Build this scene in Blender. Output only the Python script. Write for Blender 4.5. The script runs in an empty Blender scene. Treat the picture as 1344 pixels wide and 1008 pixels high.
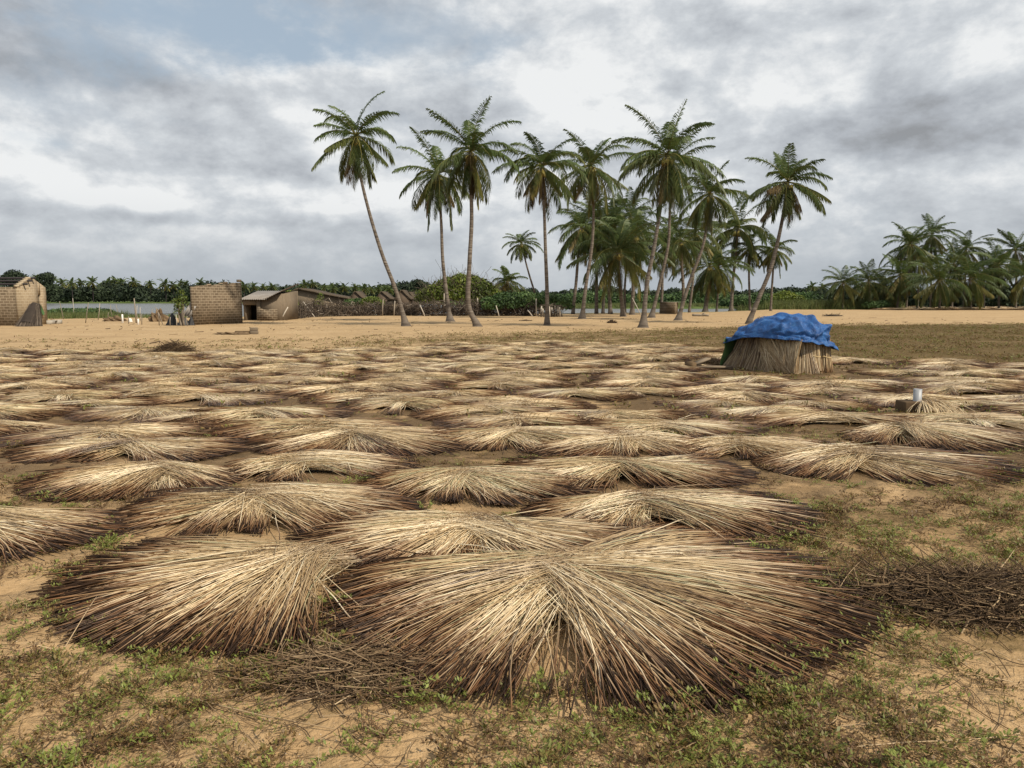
import bpy, bmesh, math
import numpy as np
from math import radians as RAD
from mathutils import Vector

PI = math.pi
sc = bpy.context.scene
COL = sc.collection
rng = np.random.default_rng(11)

# ------------------------------------------------------------------ camera
FPX, CX, CY, PITCH, EYE = 1030.0, 672.0, 504.0, RAD(6.2), 1.6
cam_d = bpy.data.cameras.new('camera')
cam = bpy.data.objects.new('camera', cam_d)
COL.objects.link(cam)
cam_d.sensor_width = 36
cam_d.lens = 36 * FPX / 1344
cam_d.clip_end = 6000
cam.location = (0, 0, EYE)
cam.rotation_euler = (PI / 2 - PITCH, 0, 0)
sc.camera = cam
sc.view_settings.view_transform = 'Standard'
sc.view_settings.look = 'None'
sc.view_settings.gamma = 1
sc.view_settings.exposure = 0.0
sc.cycles.max_bounces = 6
sc.cycles.sample_clamp_indirect = 4
sc.cycles.sample_clamp_direct = 10
sc.cycles.transparent_max_bounces = 4

# where the things seen in the photograph stand on the ground (surveyed through the photo's own perspective)
def ray(px, py):
    a, b = (px - CX) / FPX, -(py - CY) / FPX
    return np.array([a, math.cos(PITCH) + b * math.sin(PITCH), -math.sin(PITCH) + b * math.cos(PITCH)])
def G(px, py, z=0.0):
    d = ray(px, py); t = (z - EYE) / d[2]
    return np.array([d[0] * t, d[1] * t, z])
def Z(px, py, Y):
    d = ray(px, py); t = Y / d[1]
    return np.array([d[0] * t, Y, EYE + d[2] * t])

# ------------------------------------------------------------------ sun and sky
SUN_EL, SUN_AZ = RAD(46), RAD(-36)          # azimuth measured from +X (right), negative = behind the camera
sun_d = bpy.data.lights.new('sun', 'SUN')
sun_d.energy = 5.0
sun_d.angle = RAD(1.0)
sun_d.color = (1.0, 0.90, 0.75)
sun = bpy.data.objects.new('sun', sun_d)
COL.objects.link(sun)
sv = Vector((math.cos(SUN_EL) * math.cos(SUN_AZ), math.cos(SUN_EL) * math.sin(SUN_AZ), math.sin(SUN_EL)))
sun.rotation_euler = sv.to_track_quat('Z', 'Y').to_euler()

class NT:
    """small helper for node graphs"""
    def __init__(s, tree): s.t = tree
    def n(s, kind, **kw):
        nd = s.t.nodes.new(kind)
        for k, v in kw.items(): setattr(nd, k, v)
        return nd
    def put(s, sock, v):
        if isinstance(v, bpy.types.NodeSocket): s.t.links.new(v, sock)
        elif isinstance(v, (tuple, list)) and len(v) == 3 and sock.type == 'RGBA': sock.default_value = (*v, 1)
        else: sock.default_value = v
    def m(s, op, a, b=None, c=None, clamp=False):
        nd = s.n('ShaderNodeMath', operation=op, use_clamp=clamp)
        for i, v in enumerate((a, b, c)):
            if v is not None: s.put(nd.inputs[i], v)
        return nd.outputs[0]
    def v(s, op, a, b=None, out=0):
        nd = s.n('ShaderNodeVectorMath', operation=op)
        s.put(nd.inputs[0], a)
        if b is not None: s.put(nd.inputs[1], b)
        return nd.outputs['Value' if op in ('DOT_PRODUCT', 'LENGTH') else 0]
    def step(s, x, lo, hi):
        nd = s.n('ShaderNodeMapRange', interpolation_type='SMOOTHSTEP')
        for i, v in zip((0, 1, 2), (x, lo, hi)): s.put(nd.inputs[i], v)
        return nd.outputs[0]
    def mix(s, f, a, b):
        nd = s.n('ShaderNodeMix', data_type='RGBA')
        s.put(nd.inputs[0], f); s.put(nd.inputs[6], a); s.put(nd.inputs[7], b)
        return nd.outputs[2]
    def noise(s, vec, scale, detail=4, rough=.5, dist=0.0, dims='3D'):
        nd = s.n('ShaderNodeTexNoise', noise_dimensions=dims)
        if vec is not None: s.put(nd.inputs['Vector'], vec)
        nd.inputs['Scale'].default_value = scale; nd.inputs['Detail'].default_value = detail
        nd.inputs['Roughness'].default_value = rough; nd.inputs['Distortion'].default_value = dist
        return nd.outputs[0]
    def attr(s, name):
        return s.n('ShaderNodeAttribute', attribute_name=name).outputs['Fac']
    def ramp(s, f, stops):
        nd = s.n('ShaderNodeValToRGB'); cr = nd.color_ramp
        while len(cr.elements) < len(stops): cr.elements.new(.5)
        for e, (p, c) in zip(cr.elements, stops): e.position = p; e.color = (*c, 1)
        s.put(nd.inputs[0], f)
        return nd.outputs[0]

def build_world():
    w = bpy.data.worlds.new('World'); sc.world = w; w.use_nodes = True
    T = NT(w.node_tree); w.node_tree.nodes.clear()
    out = T.n('ShaderNodeOutputWorld'); bg = T.n('ShaderNodeBackground')
    w.node_tree.links.new(bg.outputs[0], out.inputs[0])
    bg.inputs[1].default_value = 0.1
    sky = T.n('ShaderNodeTexSky', sky_type='NISHITA')
    sky.sun_disc = False; sky.sun_elevation = SUN_EL; sky.sun_rotation = PI / 2 - SUN_AZ
    sky.dust_density = 2.0; sky.air_density = 1.0
    d = T.v('NORMALIZE', T.n('ShaderNodeTexCoord').outputs['Generated'])
    sep = T.n('ShaderNodeSeparateXYZ'); T.put(sep.inputs[0], d)
    z = T.m('MAXIMUM', sep.outputs[2], 0.0)
    inv = T.m('DIVIDE', 1.0, T.m('ADD', z, 0.45))
    P = T.n('ShaderNodeVectorMath', operation='SCALE'); T.put(P.inputs[0], d); T.put(P.inputs['Scale'], inv)
    P = T.v('MULTIPLY', P.outputs[0], (1.0, 1.0, 0.0))
    Pa = T.v('ADD', P, (3.7, 1.9, 0.0))
    Q = T.v('ADD', T.v('MULTIPLY', d, (1.0, 1.0, 1.75)), (.31, .77, .12))   # towering puffs low in the sky
    n1 = T.noise(Q, 5.2, 12, .60, .1)
    n1b = T.noise(T.v('ADD', Q, (0.022, -0.008, 0.036)), 5.2, 12, .60, .1)
    n2 = T.noise(Pa, 1.5, 6, .55, .3)
    n3 = T.noise(Pa, 4.2, 10, .60, .15)
    wob = T.m('MULTIPLY', T.m('SUBTRACT', T.noise(Q, 8.0, 9, .62, .2), .5), 0.5)
    def blob(px, py, rx, ry):
        c = ray(px, py); c /= np.linalg.norm(c)
        r = np.array([c[1], -c[0], 0]); r /= np.linalg.norm(r); u = np.cross(r, c)
        a = T.m('DIVIDE', T.v('DOT_PRODUCT', d, tuple(r)), rx)
        b = T.m('DIVIDE', T.v('DOT_PRODUCT', d, tuple(u)), ry)
        fr = T.step(T.v('DOT_PRODUCT', d, tuple(c)), 0.0, 0.3)
        q = T.m('SQRT', T.m('ADD', T.m('MULTIPLY', a, a), T.m('MULTIPLY', b, b)))
        q = T.m('ADD', q, T.m('MULTIPLY', wob, 3.0))
        return T.m('MULTIPLY', T.m('SUBTRACT', 1.0, T.step(q, 0.1, 1.2)), fr)
    def total(lst):
        s = None
        for px, py, rx, ry, k in lst:
            b = T.m('MULTIPLY', blob(px, py, rx, ry), k)
            s = b if s is None else T.m('ADD', s, b)
        return s
    gap = total([(230, 20, .21, .075, .33), (520, 35, .25, .075, .23), (60, 150, .14, .04, .12), (430, 180, .2, .04, .10), (640, 110, .05, .06, .18), (20, 190, .10, .02, .18), (700, 180, .06, .03, .14)])
    cov = T.m('ADD', T.m('MULTIPLY', n1, .75), T.m('MULTIPLY', n2, .25))
    cov = T.step(T.m('SUBTRACT', cov, gap), 0.06, 0.44)
    emb = T.m('MULTIPLY', T.m('SUBTRACT', n1, n1b), 2.4)
    b = T.m('ADD', T.m('MULTIPLY', T.m('SUBTRACT', n3, .5), .22), T.m('ADD', emb, .70))
    b = T.m('ADD', b, T.m('MULTIPLY', T.m('SUBTRACT', n2, .5), .42))
    lights = total([(1060, 110, .10, .055, .34), (800, 70, .09, .11, .30), (160, 262, .10, .016, .42), (50, 222, .07, .018, .42),
                    (370, 252, .13, .013, .26), (250, 305, .2, .012, .22), (430, 110, .14, .05, .06), (1150, 232, .13, .03, .22), (700, 240, .2, .03, .12),
                    (1300, 60, .06, .05, .25), (130, 320, .1, .01, .2), (430, 275, .07, .01, .25), (960, 215, .05, .03, .18), (1010, 275, .14, .02, .18)])
    darks = total([(1190, 165, .20, .07, .46), (40, 40, .14, .085, .40), (130, 125, .20, .05, .10), (560, 175, .10, .05, .14),
                   (1250, 40, .16, .05, .18), (60, 275, .14, .014, .26), (300, 222, .10, .014, .24), (330, 290, .2, .010, .2), (1270, 200, .13, .03, .22), (850, 10, .12, .03, .12)])
    b = T.m('SUBTRACT', T.m('ADD', b, lights), T.m('MULTIPLY', darks, .74), clamp=True)
    cloud = T.ramp(b, [(0.0, (.30, .31, .325)), (.35, (.445, .47, .505)), (.7, (.63, .66, .69)), (1.0, (.88, .89, .89))])
    cl = T.n('ShaderNodeVectorMath', operation='SCALE'); T.put(cl.inputs[0], cloud); cl.inputs['Scale'].default_value = 10.0
    skyc = T.n('ShaderNodeVectorMath', operation='MULTIPLY'); T.put(skyc.inputs[0], sky.outputs[0]); skyc.inputs[1].default_value = (1.0, .95, .9)
    skyc2 = T.mix(.72, skyc.outputs[0], (4.7, 5.7, 6.7))
    c = T.mix(T.m('MULTIPLY', cov, .95), skyc2, cl.outputs[0])
    hz = T.m('SUBTRACT', 1.0, T.step(z, 0.0, 0.13))
    c = T.mix(T.m('MULTIPLY', hz, .75), c, (4.1, 4.5, 4.9))
    T.put(bg.inputs[0], c)
build_world()

# ------------------------------------------------------------------ mesh helpers
def mesh_np(name, V, F, attrs=None, smooth=False, uv=None):
    V = np.asarray(V, dtype=np.float32).reshape(-1, 3)
    if not isinstance(F, list): F = [F]
    F = [np.asarray(f, dtype=np.int32) for f in F if len(f)]
    me = bpy.data.meshes.new(name)
    me.vertices.add(len(V)); me.vertices.foreach_set('co', V.ravel())
    loops = np.concatenate([f.ravel() for f in F])
    cnt = np.concatenate([np.full(len(f), f.shape[1], np.int32) for f in F])
    start = np.concatenate([[0], np.cumsum(cnt)[:-1]]).astype(np.int32)
    me.loops.add(len(loops)); me.loops.foreach_set('vertex_index', loops)
    me.polygons.add(len(cnt)); me.polygons.foreach_set('loop_start', start)
    if smooth: me.polygons.foreach_set('use_smooth', np.ones(len(cnt), bool))
    me.update(calc_edges=True)
    for k, a in (attrs or {}).items():
        at = me.attributes.new(k, 'FLOAT', 'POINT'); at.data.foreach_set('value', np.asarray(a, np.float32).ravel())
    if uv is not None:
        l = me.uv_layers.new(name='UVMap'); l.data.foreach_set('uv', np.asarray(uv, np.float32)[loops].ravel())
    return me

def obj(name, me, mat=None, parent=None, loc=(0, 0, 0), rotz=0.0):
    o = bpy.data.objects.new(name, me); COL.objects.link(o)
    if mat and not me.materials: me.materials.append(mat)
    o.location = loc; o.rotation_euler = (0, 0, rotz)
    if parent: o.parent = parent
    return o
def tag(o, label, cat, group=None):
    o['label'] = label; o['category'] = cat
    if group: o['group'] = group
    return o
def thing(name, label, cat, loc=(0, 0, 0), rotz=0.0, group=None):
    o = bpy.data.objects.new(name, None); COL.objects.link(o)
    o.empty_display_size = .2
    o.location = tuple(float(c) for c in loc); o.rotation_euler = (0, 0, rotz)
    return tag(o, label, cat, group)
def kind(o, k): o['kind'] = k; return o
def dup(root, loc, rotz, label, group=None, scale=(1, 1, 1)):
    r = root.copy(); COL.objects.link(r); r.location = tuple(float(c) for c in loc); r.rotation_euler = (0, 0, rotz); r.scale = scale
    r['label'] = label
    if group: r['group'] = group
    for ch in list(root.children):
        c = ch.copy(); COL.objects.link(c); c.parent = r
        for g in ch.children:
            e = g.copy(); COL.objects.link(e); e.parent = c
    return r

def tubes(Pth, R, sides=3, twist=None):
    """Pth (n,k,3), R (n,k) -> verts, quads, t, idx"""
    n, k, _ = Pth.shape
    T = np.gradient(Pth, axis=1); T /= np.linalg.norm(T, axis=2, keepdims=True) + 1e-9
    up = np.tile(np.array([.13, .07, 1.0]), (n, k, 1))
    bad = np.abs((T * up).sum(2)) > .97
    up[bad] = (1, .1, 0)
    S = np.cross(T, up); S /= np.linalg.norm(S, axis=2, keepdims=True) + 1e-9
    U = np.cross(S, T)
    ang = np.arange(sides) * 2 * PI / sides + (0 if twist is None else twist)
    V = Pth[:, :, None, :] + R[:, :, None, None] * (np.cos(ang)[None, None, :, None] * S[:, :, None, :] + np.sin(ang)[None, None, :, None] * U[:, :, None, :])
    base = (np.arange(n) * k * sides)[:, None, None]
    i = (np.arange(k - 1) * sides)[None, :, None]; j = np.arange(sides)[None, None, :]; j2 = (j + 1) % sides
    q = np.stack([base + i + j, base + i + j2, base + i + sides + j2, base + i + sides + j], -1).reshape(-1, 4)
    t = np.tile(np.linspace(0, 1, k)[None, :, None], (n, 1, sides))
    return V.reshape(-1, 3), q, t.ravel(), np.repeat(np.arange(n), k * sides)

class MB:
    """collects shapes into one mesh (verts, faces by size, attrs rnd/t, uv)"""
    def __init__(s): s.V = []; s.F = {}; s.A = []; s.T = []; s.UV = []; s.n = 0
    def add(s, V, F, rnd=0.5, t=0.0, uv=None):
        V = np.asarray(V, float).reshape(-1, 3)
        F = F if isinstance(F, list) else [F]
        for f in F:
            f = np.asarray(f, np.int64)
            s.F.setdefault(f.shape[1], []).append(f + s.n)
        s.V.append(V); s.A.append(np.broadcast_to(np.asarray(rnd, float), (len(V),)).copy())
        s.T.append(np.broadcast_to(np.asarray(t, float), (len(V),)).copy())
        s.UV.append(np.zeros((len(V), 2)) if uv is None else np.asarray(uv, float)); s.n += len(V)
    def mesh(s, name, smooth=False):
        return mesh_np(name, np.concatenate(s.V), [np.concatenate(f) for f in s.F.values()],
                       {'rnd': np.concatenate(s.A), 't': np.concatenate(s.T)}, smooth, np.concatenate(s.UV))
    def box(s, c, size, rz=0.0, rnd=.5, tilt=None):
        c = np.asarray(c, float); h = np.asarray(size, float) / 2
        V = np.array([[x, y, z] for z in (-1, 1) for y in (-1, 1) for x in (-1, 1)]) * h
        if tilt is not None:
            ct, st = math.cos(tilt), math.sin(tilt)
            V = np.stack([V[:, 0] * ct - V[:, 2] * st, V[:, 1], V[:, 0] * st + V[:, 2] * ct], 1)
        ca, sa = math.cos(rz), math.sin(rz)
        V = np.stack([V[:, 0] * ca - V[:, 1] * sa, V[:, 0] * sa + V[:, 1] * ca, V[:, 2]], 1) + c
        F = [[0, 2, 3, 1], [4, 5, 7, 6], [0, 1, 5, 4], [2, 6, 7, 3], [0, 4, 6, 2], [1, 3, 7, 5]]
        s.add(V, np.array(F), rnd)
    def tube(s, pts, radii, sides=8, rnd=.5, cap=True):
        P = np.asarray(pts, float)[None]; R = np.broadcast_to(np.asarray(radii, float), (P.shape[1],))[None]
        V, q, t, _ = tubes(P, R, sides)
        if cap:
            k = P.shape[1]
            s.add(V, [q, np.array([list(range(sides))[::-1], [(k - 1) * sides + j for j in range(sides)]])], rnd, t)
        else: s.add(V, q, rnd, t)
    def prism(s, poly, o, dx, th, rnd=.5):
        """wall piece: polygon (s,z) along unit dir dx from o, thickness th to the left-hand (back) side"""
        poly = np.asarray(poly, float); n = len(poly)
        o = np.asarray(o, float); dx = np.asarray(dx, float); nrm = np.array([-dx[1], dx[0], 0])
        A = o + poly[:, :1] * dx + poly[:, 1:] * np.array([0, 0, 1]); B = A + nrm * th
        uv = np.concatenate([poly, poly + [.17, .0]])
        s.add(np.concatenate([A, B]), [np.array([list(range(n))]), np.array([list(range(2 * n - 1, n - 1, -1))]),
              np.array([[i, i + n, (i + 1) % n + n, (i + 1) % n] for i in range(n)])], rnd, 0, uv)

# ------------------------------------------------------------------ materials
def material(name, rough=.8, spec=.3):
    m = bpy.data.materials.new(name); m.use_nodes = True
    T = NT(m.node_tree); b = m.node_tree.nodes['Principled BSDF']
    b.inputs['Roughness'].default_value = rough; b.inputs['Specular IOR Level'].default_value = spec
    return m, T, b
def bump(T, b, h, strength=.5, dist=.02):
    n = T.n('ShaderNodeBump'); n.inputs['Strength'].default_value = strength; n.inputs['Distance'].default_value = dist
    T.put(n.inputs['Height'], h); T.put(b.inputs['Normal'], n.outputs[0])
def gpos(T): return T.n('ShaderNodeNewGeometry').outputs['Position']
def ocoord(T): return T.n('ShaderNodeTexCoord').outputs['Object']

def reed_material(name, dark=.74, black=.93):
    m, T, b = material(name, .36, .5)
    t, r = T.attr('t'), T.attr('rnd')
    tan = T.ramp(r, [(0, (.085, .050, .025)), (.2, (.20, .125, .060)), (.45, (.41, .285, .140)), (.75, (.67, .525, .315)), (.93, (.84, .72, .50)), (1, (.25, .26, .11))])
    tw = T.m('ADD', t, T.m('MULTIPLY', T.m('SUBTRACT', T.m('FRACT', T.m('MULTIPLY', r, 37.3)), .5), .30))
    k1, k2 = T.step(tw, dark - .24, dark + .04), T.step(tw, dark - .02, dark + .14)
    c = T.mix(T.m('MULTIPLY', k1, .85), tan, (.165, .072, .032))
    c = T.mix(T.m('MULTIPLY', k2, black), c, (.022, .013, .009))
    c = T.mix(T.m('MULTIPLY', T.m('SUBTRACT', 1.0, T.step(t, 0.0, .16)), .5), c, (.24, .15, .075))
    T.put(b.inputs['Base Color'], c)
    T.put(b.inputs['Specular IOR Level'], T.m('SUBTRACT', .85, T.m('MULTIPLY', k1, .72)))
    return m
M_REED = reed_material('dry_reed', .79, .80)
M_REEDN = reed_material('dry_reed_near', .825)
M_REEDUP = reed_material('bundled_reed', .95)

def simple(name, stops, rough=.85, spec=.2, scale=3.0, use='rnd', nz=.35):
    m, T, b = material(name, rough, spec)
    f = T.attr('rnd')
    f = T.m('ADD', f, T.m('MULTIPLY', T.m('SUBTRACT', T.noise(ocoord(T), scale, 4, .6), .5), nz), clamp=True)
    T.put(b.inputs['Base Color'], T.ramp(f, stops))
    return m
def leafy(name, stops, trans=.25, rough=.5):
    m, T, b = material(name, rough, .3)
    f = T.attr('rnd'); c = T.ramp(f, stops)
    T.put(b.inputs['Base Color'], c)
    tr = T.n('ShaderNodeBsdfTranslucent'); T.put(tr.inputs[0], c)
    mx = T.n('ShaderNodeMixShader'); mx.inputs[0].default_value = trans
    L = m.node_tree.links
    L.new(b.outputs[0], mx.inputs[1]); L.new(tr.outputs[0], mx.inputs[2])
    L.new(mx.outputs[0], m.node_tree.nodes['Material Output'].inputs[0])
    return m
M_TANGLE = simple('brown_seed_heads', [(0, (.09, .05, .025)), (.5, (.21, .125, .06)), (1, (.36, .25, .13))])
M_TWIG = simple('dry_twig', [(0, (.022, .017, .014)), (.5, (.085, .066, .05)), (.85, (.20, .165, .13)), (1, (.36, .31, .25))])
M_HEAP = simple('dead_grass', [(0, (.03, .02, .014)), (.5, (.11, .07, .038)), (.85, (.24, .165, .09)), (1, (.42, .31, .18))])
M_LITTER = simple('straw_litter', [(0, (.05, .032, .02)), (.45, (.17, .11, .06)), (.8, (.36, .26, .15)), (1, (.55, .42, .26))])
M_WEED = leafy('weed_leaves', [(0, (.11, .06, .026)), (.3, (.19, .12, .04)), (.5, (.14, .135, .03)), (.78, (.15, .18, .035)), (1, (.24, .27, .06))], .22)
M_PALM = leafy('palm_leaflets', [(0, (.13, .095, .055)), (.16, (.21, .155, .065)), (.34, (.23, .195, .05)), (.52, (.125, .135, .036)), (.78, (.062, .088, .026)), (1, (.09, .13, .036))], .25, .5)
M_FARTREE = leafy('dark_foliage', [(0, (.012, .020, .012)), (.5, (.024, .038, .019)), (1, (.045, .065, .03))], .1, .8)
M_BANK = leafy('bank_foliage', [(0, (.02, .04, .012)), (.5, (.05, .095, .026)), (1, (.11, .17, .05))], .15, .6)
M_SHRUB = leafy('shrub_leaves', [(0, (.05, .07, .015)), (.5, (.11, .15, .025)), (1, (.22, .26, .045))], .3)
M_GRASS = leafy('grass_blades', [(0, (.05, .06, .02)), (.4, (.12, .16, .045)), (.75, (.19, .22, .075)), (1, (.33, .29, .14))], .25)

def trunk_material():
    m, T, b = material('palm_bark', .9, .15)
    o = ocoord(T); t = T.attr('t')
    mp = T.v('MULTIPLY', o, (1.5, 1.5, 9.0))
    n = T.noise(mp, 1.0, 5, .6); n2 = T.noise(o, .6, 3)
    rings = T.m('SINE', T.m('MULTIPLY', T.m('ADD', T.n('ShaderNodeSeparateXYZ').outputs[2], n2), 1.0))
    sp = T.n('ShaderNodeSeparateXYZ'); T.put(sp.inputs[0], o)
    rings = T.m('SINE', T.m('MULTIPLY', T.m('ADD', sp.outputs[2], T.m('MULTIPLY', n2, .25)), 46.0))
    f = T.m('ADD', T.m('MULTIPLY', n, .95), T.m('MULTIPLY', T.m('MULTIPLY', rings, n2), .09))
    c = T.ramp(f, [(.25, (.055, .045, .037)), (.48, (.135, .112, .09)), (.72, (.24, .21, .175))])
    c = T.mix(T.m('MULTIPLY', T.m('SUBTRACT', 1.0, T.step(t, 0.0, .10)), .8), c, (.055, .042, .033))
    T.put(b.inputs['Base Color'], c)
    bump(T, b, f, .6, .03)
    return m
M_TRUNK = trunk_material()

def brick_material(name, lo, hi, mortar, bw=.37, rh=.165):
    m, T, b = material(name, .92, .1)
    uv = T.n('ShaderNodeUVMap').outputs[0]
    nz = T.noise(uv, 2.2, 5, .6); nf = T.noise(uv, 14, 4, .6)
    w = T.n('ShaderNodeVectorMath', operation='ADD'); T.put(w.inputs[0], uv)
    sc_ = T.n('ShaderNodeVectorMath', operation='SCALE'); T.put(sc_.inputs[0], T.n('ShaderNodeTexNoise').outputs[1]); sc_.inputs['Scale'].default_value = .02
    T.put(w.inputs[1], sc_.outputs[0])
    br = T.n('ShaderNodeTexBrick'); T.put(br.inputs['Vector'], w.outputs[0])
    br.inputs['Scale'].default_value = 1; br.inputs['Mortar Size'].default_value = .02; br.inputs['Mortar Smooth'].default_value = .25
    br.inputs['Brick Width'].default_value = bw; br.inputs['Row Height'].default_value = rh; br.inputs['Bias'].default_value = .0
    br.inputs['Color1'].default_value = (*lo, 1); br.inputs['Color2'].default_value = (*hi, 1); br.inputs['Mortar'].default_value = (*mortar, 1)
    c = T.mix(T.m('MULTIPLY', T.step(nz, .50, .75), .6), br.outputs[0], mortar)
    c = T.mix(T.m('MULTIPLY', T.step(nf, .45, .75), .35), c, tuple(x * .45 for x in lo))
    T.put(b.inputs['Base Color'], c)
    bump(T, b, T.m('ADD', T.m('MULTIPLY', br.outputs['Fac'], .5), nf), .6, .02)
    return m
M_BRICK = brick_material('weathered_block', (.10, .074, .048), (.155, .116, .076), (.27, .215, .15))
M_BRICKP = brick_material('pale_block', (.25, .19, .12), (.31, .24, .155), (.38, .31, .215))
M_MUD = simple('mud_plaster', [(0, (.10, .078, .055)), (.5, (.175, .138, .098)), (1, (.27, .215, .155))], .95, .1, 1.5, nz=.6)
M_DARKMUD = simple('dark_mud_wall', [(0, (.05, .038, .03)), (.5, (.10, .075, .055)), (1, (.17, .13, .095))], .95, .1, 1.5, nz=.6)
M_THATCH = simple('old_thatch', [(0, (.03, .024, .02)), (.5, (.09, .07, .05)), (1, (.22, .18, .12))], .95, .1, 6, nz=.7)
M_TIN = simple('weathered_tin', [(0, (.09, .07, .055)), (.5, (.20, .175, .15)), (1, (.36, .34, .31))], .6, .4, 1.2, nz=.8)
M_WOOD = simple('grey_wood', [(0, (.10, .08, .06)), (.5, (.26, .22, .17)), (1, (.50, .45, .38))], .9, .15, 4)
M_DARKPOLE = simple('dark_pole', [(0, (.015, .014, .015)), (1, (.06, .05, .05))], .8, .2)
M_BLACKNET = simple('black_sheet', [(0, (.008, .008, .009)), (1, (.04, .04, .042))], .6, .4, 4)
M_CONC = simple('concrete', [(0, (.16, .14, .11)), (.5, (.33, .30, .25)), (1, (.52, .48, .41))], .9, .2, 5, nz=.6)
M_PVC = simple('grey_plastic', [(0, (.20, .21, .225)), (1, (.36, .37, .385))], .45, .5, 4, nz=.3)
M_COCO = simple('coconut_husk', [(0, (.12, .08, .03)), (.5, (.25, .2, .05)), (1, (.38, .33, .08))], .6, .3)
M_GREENCLOTH = simple('green_cloth', [(0, (.02, .06, .03)), (1, (.09, .16, .05))], .8, .2)
M_TWINE = simple('twine', [(0, (.35, .26, .14)), (1, (.5, .38, .2))])
M_EARTH = simple('dark_earth', [(0, (.06, .04, .026)), (.5, (.13, .088, .05)), (1, (.24, .17, .10))], .95, .1, 5, nz=.6)
M_WHITE = simple('white_paint', [(0, (.6, .58, .54)), (1, (.8, .78, .74))], .8, .2, 3, nz=.3)

def tarp_material():
    m, T, b = material('blue_tarp', .48, .3)
    o = ocoord(T); n = T.noise(o, 5, 5, .6); nb = T.noise(o, 22, 3, .6)
    c = T.ramp(n, [(.25, (.010, .032, .11)), (.55, (.020, .092, .275)), (.8, (.06, .18, .40))])
    c = T.mix(T.m('MULTIPLY', T.step(nb, .60, .78), .35), c, (.33, .33, .33))
    T.put(b.inputs['Base Color'], c)
    bump(T, b, T.m('ADD', T.noise(o, 9, 5, .7, 1.5), T.m('MULTIPLY', nb, .3)), .55, .05)
    return m
M_TARP = tarp_material()

# ------------------------------------------------------------------ ground, water
def sstep(x, a, b):
    t = np.clip((x - a) / (b - a), 0, 1); return t * t * (3 - 2 * t)
def vnoise(x, y, seed=0):
    r = np.random.default_rng(seed); s = np.zeros_like(x)
    for i in range(7):
        a = r.uniform(0, 2 * PI); f = r.uniform(.7, 1.5); ph = r.uniform(0, 6.28)
        s = s + np.sin((x * math.cos(a) + y * math.sin(a)) * f + ph)
    return s / 7 ** .5 / 1.4
def shore_near(u):   # distance of the lake's near edge along the direction u = x / y
    return np.interp(u, [-1.5, -.62, -.4, -.3, -.1, 0, .15, .26, .32, .36], [74, 74, 72, 76, 84, 88, 93, 100, 118, 175])
def shore_far(u):
    return np.interp(u, [-1.5, -.30, -.12, -.03, .25, .36], [355, 350, 330, 168, 163, 170])
def hg(x, y):
    x = np.asarray(x, float); y = np.asarray(y, float)
    yy = np.maximum(y, .5); u = x / yy
    wob = vnoise(x * .12, y * .12, 5) * 2.2
    a, b = shore_near(u) + wob, shore_far(u) + wob
    lake = sstep(y, a - 2, a + 7) * (1 - sstep(y, b - 8, b + 1)) * (u < .36)
    near = np.exp(-np.maximum(y - 4, 0) / 14.0)
    micro = (.016 * vnoise(x * 2.1, y * 2.1, 1) + .010 * vnoise(x * 5.3, y * 5.3, 2) + .004 * vnoise(x * 13, y * 13, 3)) * near
    return -1.5 * lake + micro
FIELD_EDGE_PX = [(-300, 466), (0, 461), (240, 460), (420, 461), (600, 453), (760, 451), (900, 456), (960, 468), (1060, 471), (1200, 473), (1344, 479), (1600, 482)]
_fe = np.array([G(a, b)[:2] for a, b in FIELD_EDGE_PX])
def field_edge(u): return np.interp(u, _fe[:, 0] / _fe[:, 1], _fe[:, 1])
def weed_density(x, y):
    u = x / np.maximum(y, .5); px = u * FPX + CX
    e = field_edge(u)
    far = np.interp(px, [0, 300, 600, 900, 1060, 1344, 1600], [31, 30.5, 37, 44, 50, 52, 52])
    top = np.interp(px, [0, 300, 620, 820, 1060, 1344], [.45, .45, .75, .8, 1, 1])
    belt = top * sstep(y, e - 1, e + .6) * (1 - sstep(y, far - 5, far + 3)) 
    inside = np.interp(px, [0, 500, 1000, 1344], [.38, .42, .6, .68]) * (1 - sstep(y, e - 1, e + .6))
    front = np.interp(px, [0, 250, 500, 800, 1100, 1344], [.58, .66, .68, .62, .8, .82]) * (1 - sstep(y, 5.5, 8.5))
    return np.maximum(np.maximum(belt, inside), front)

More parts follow.
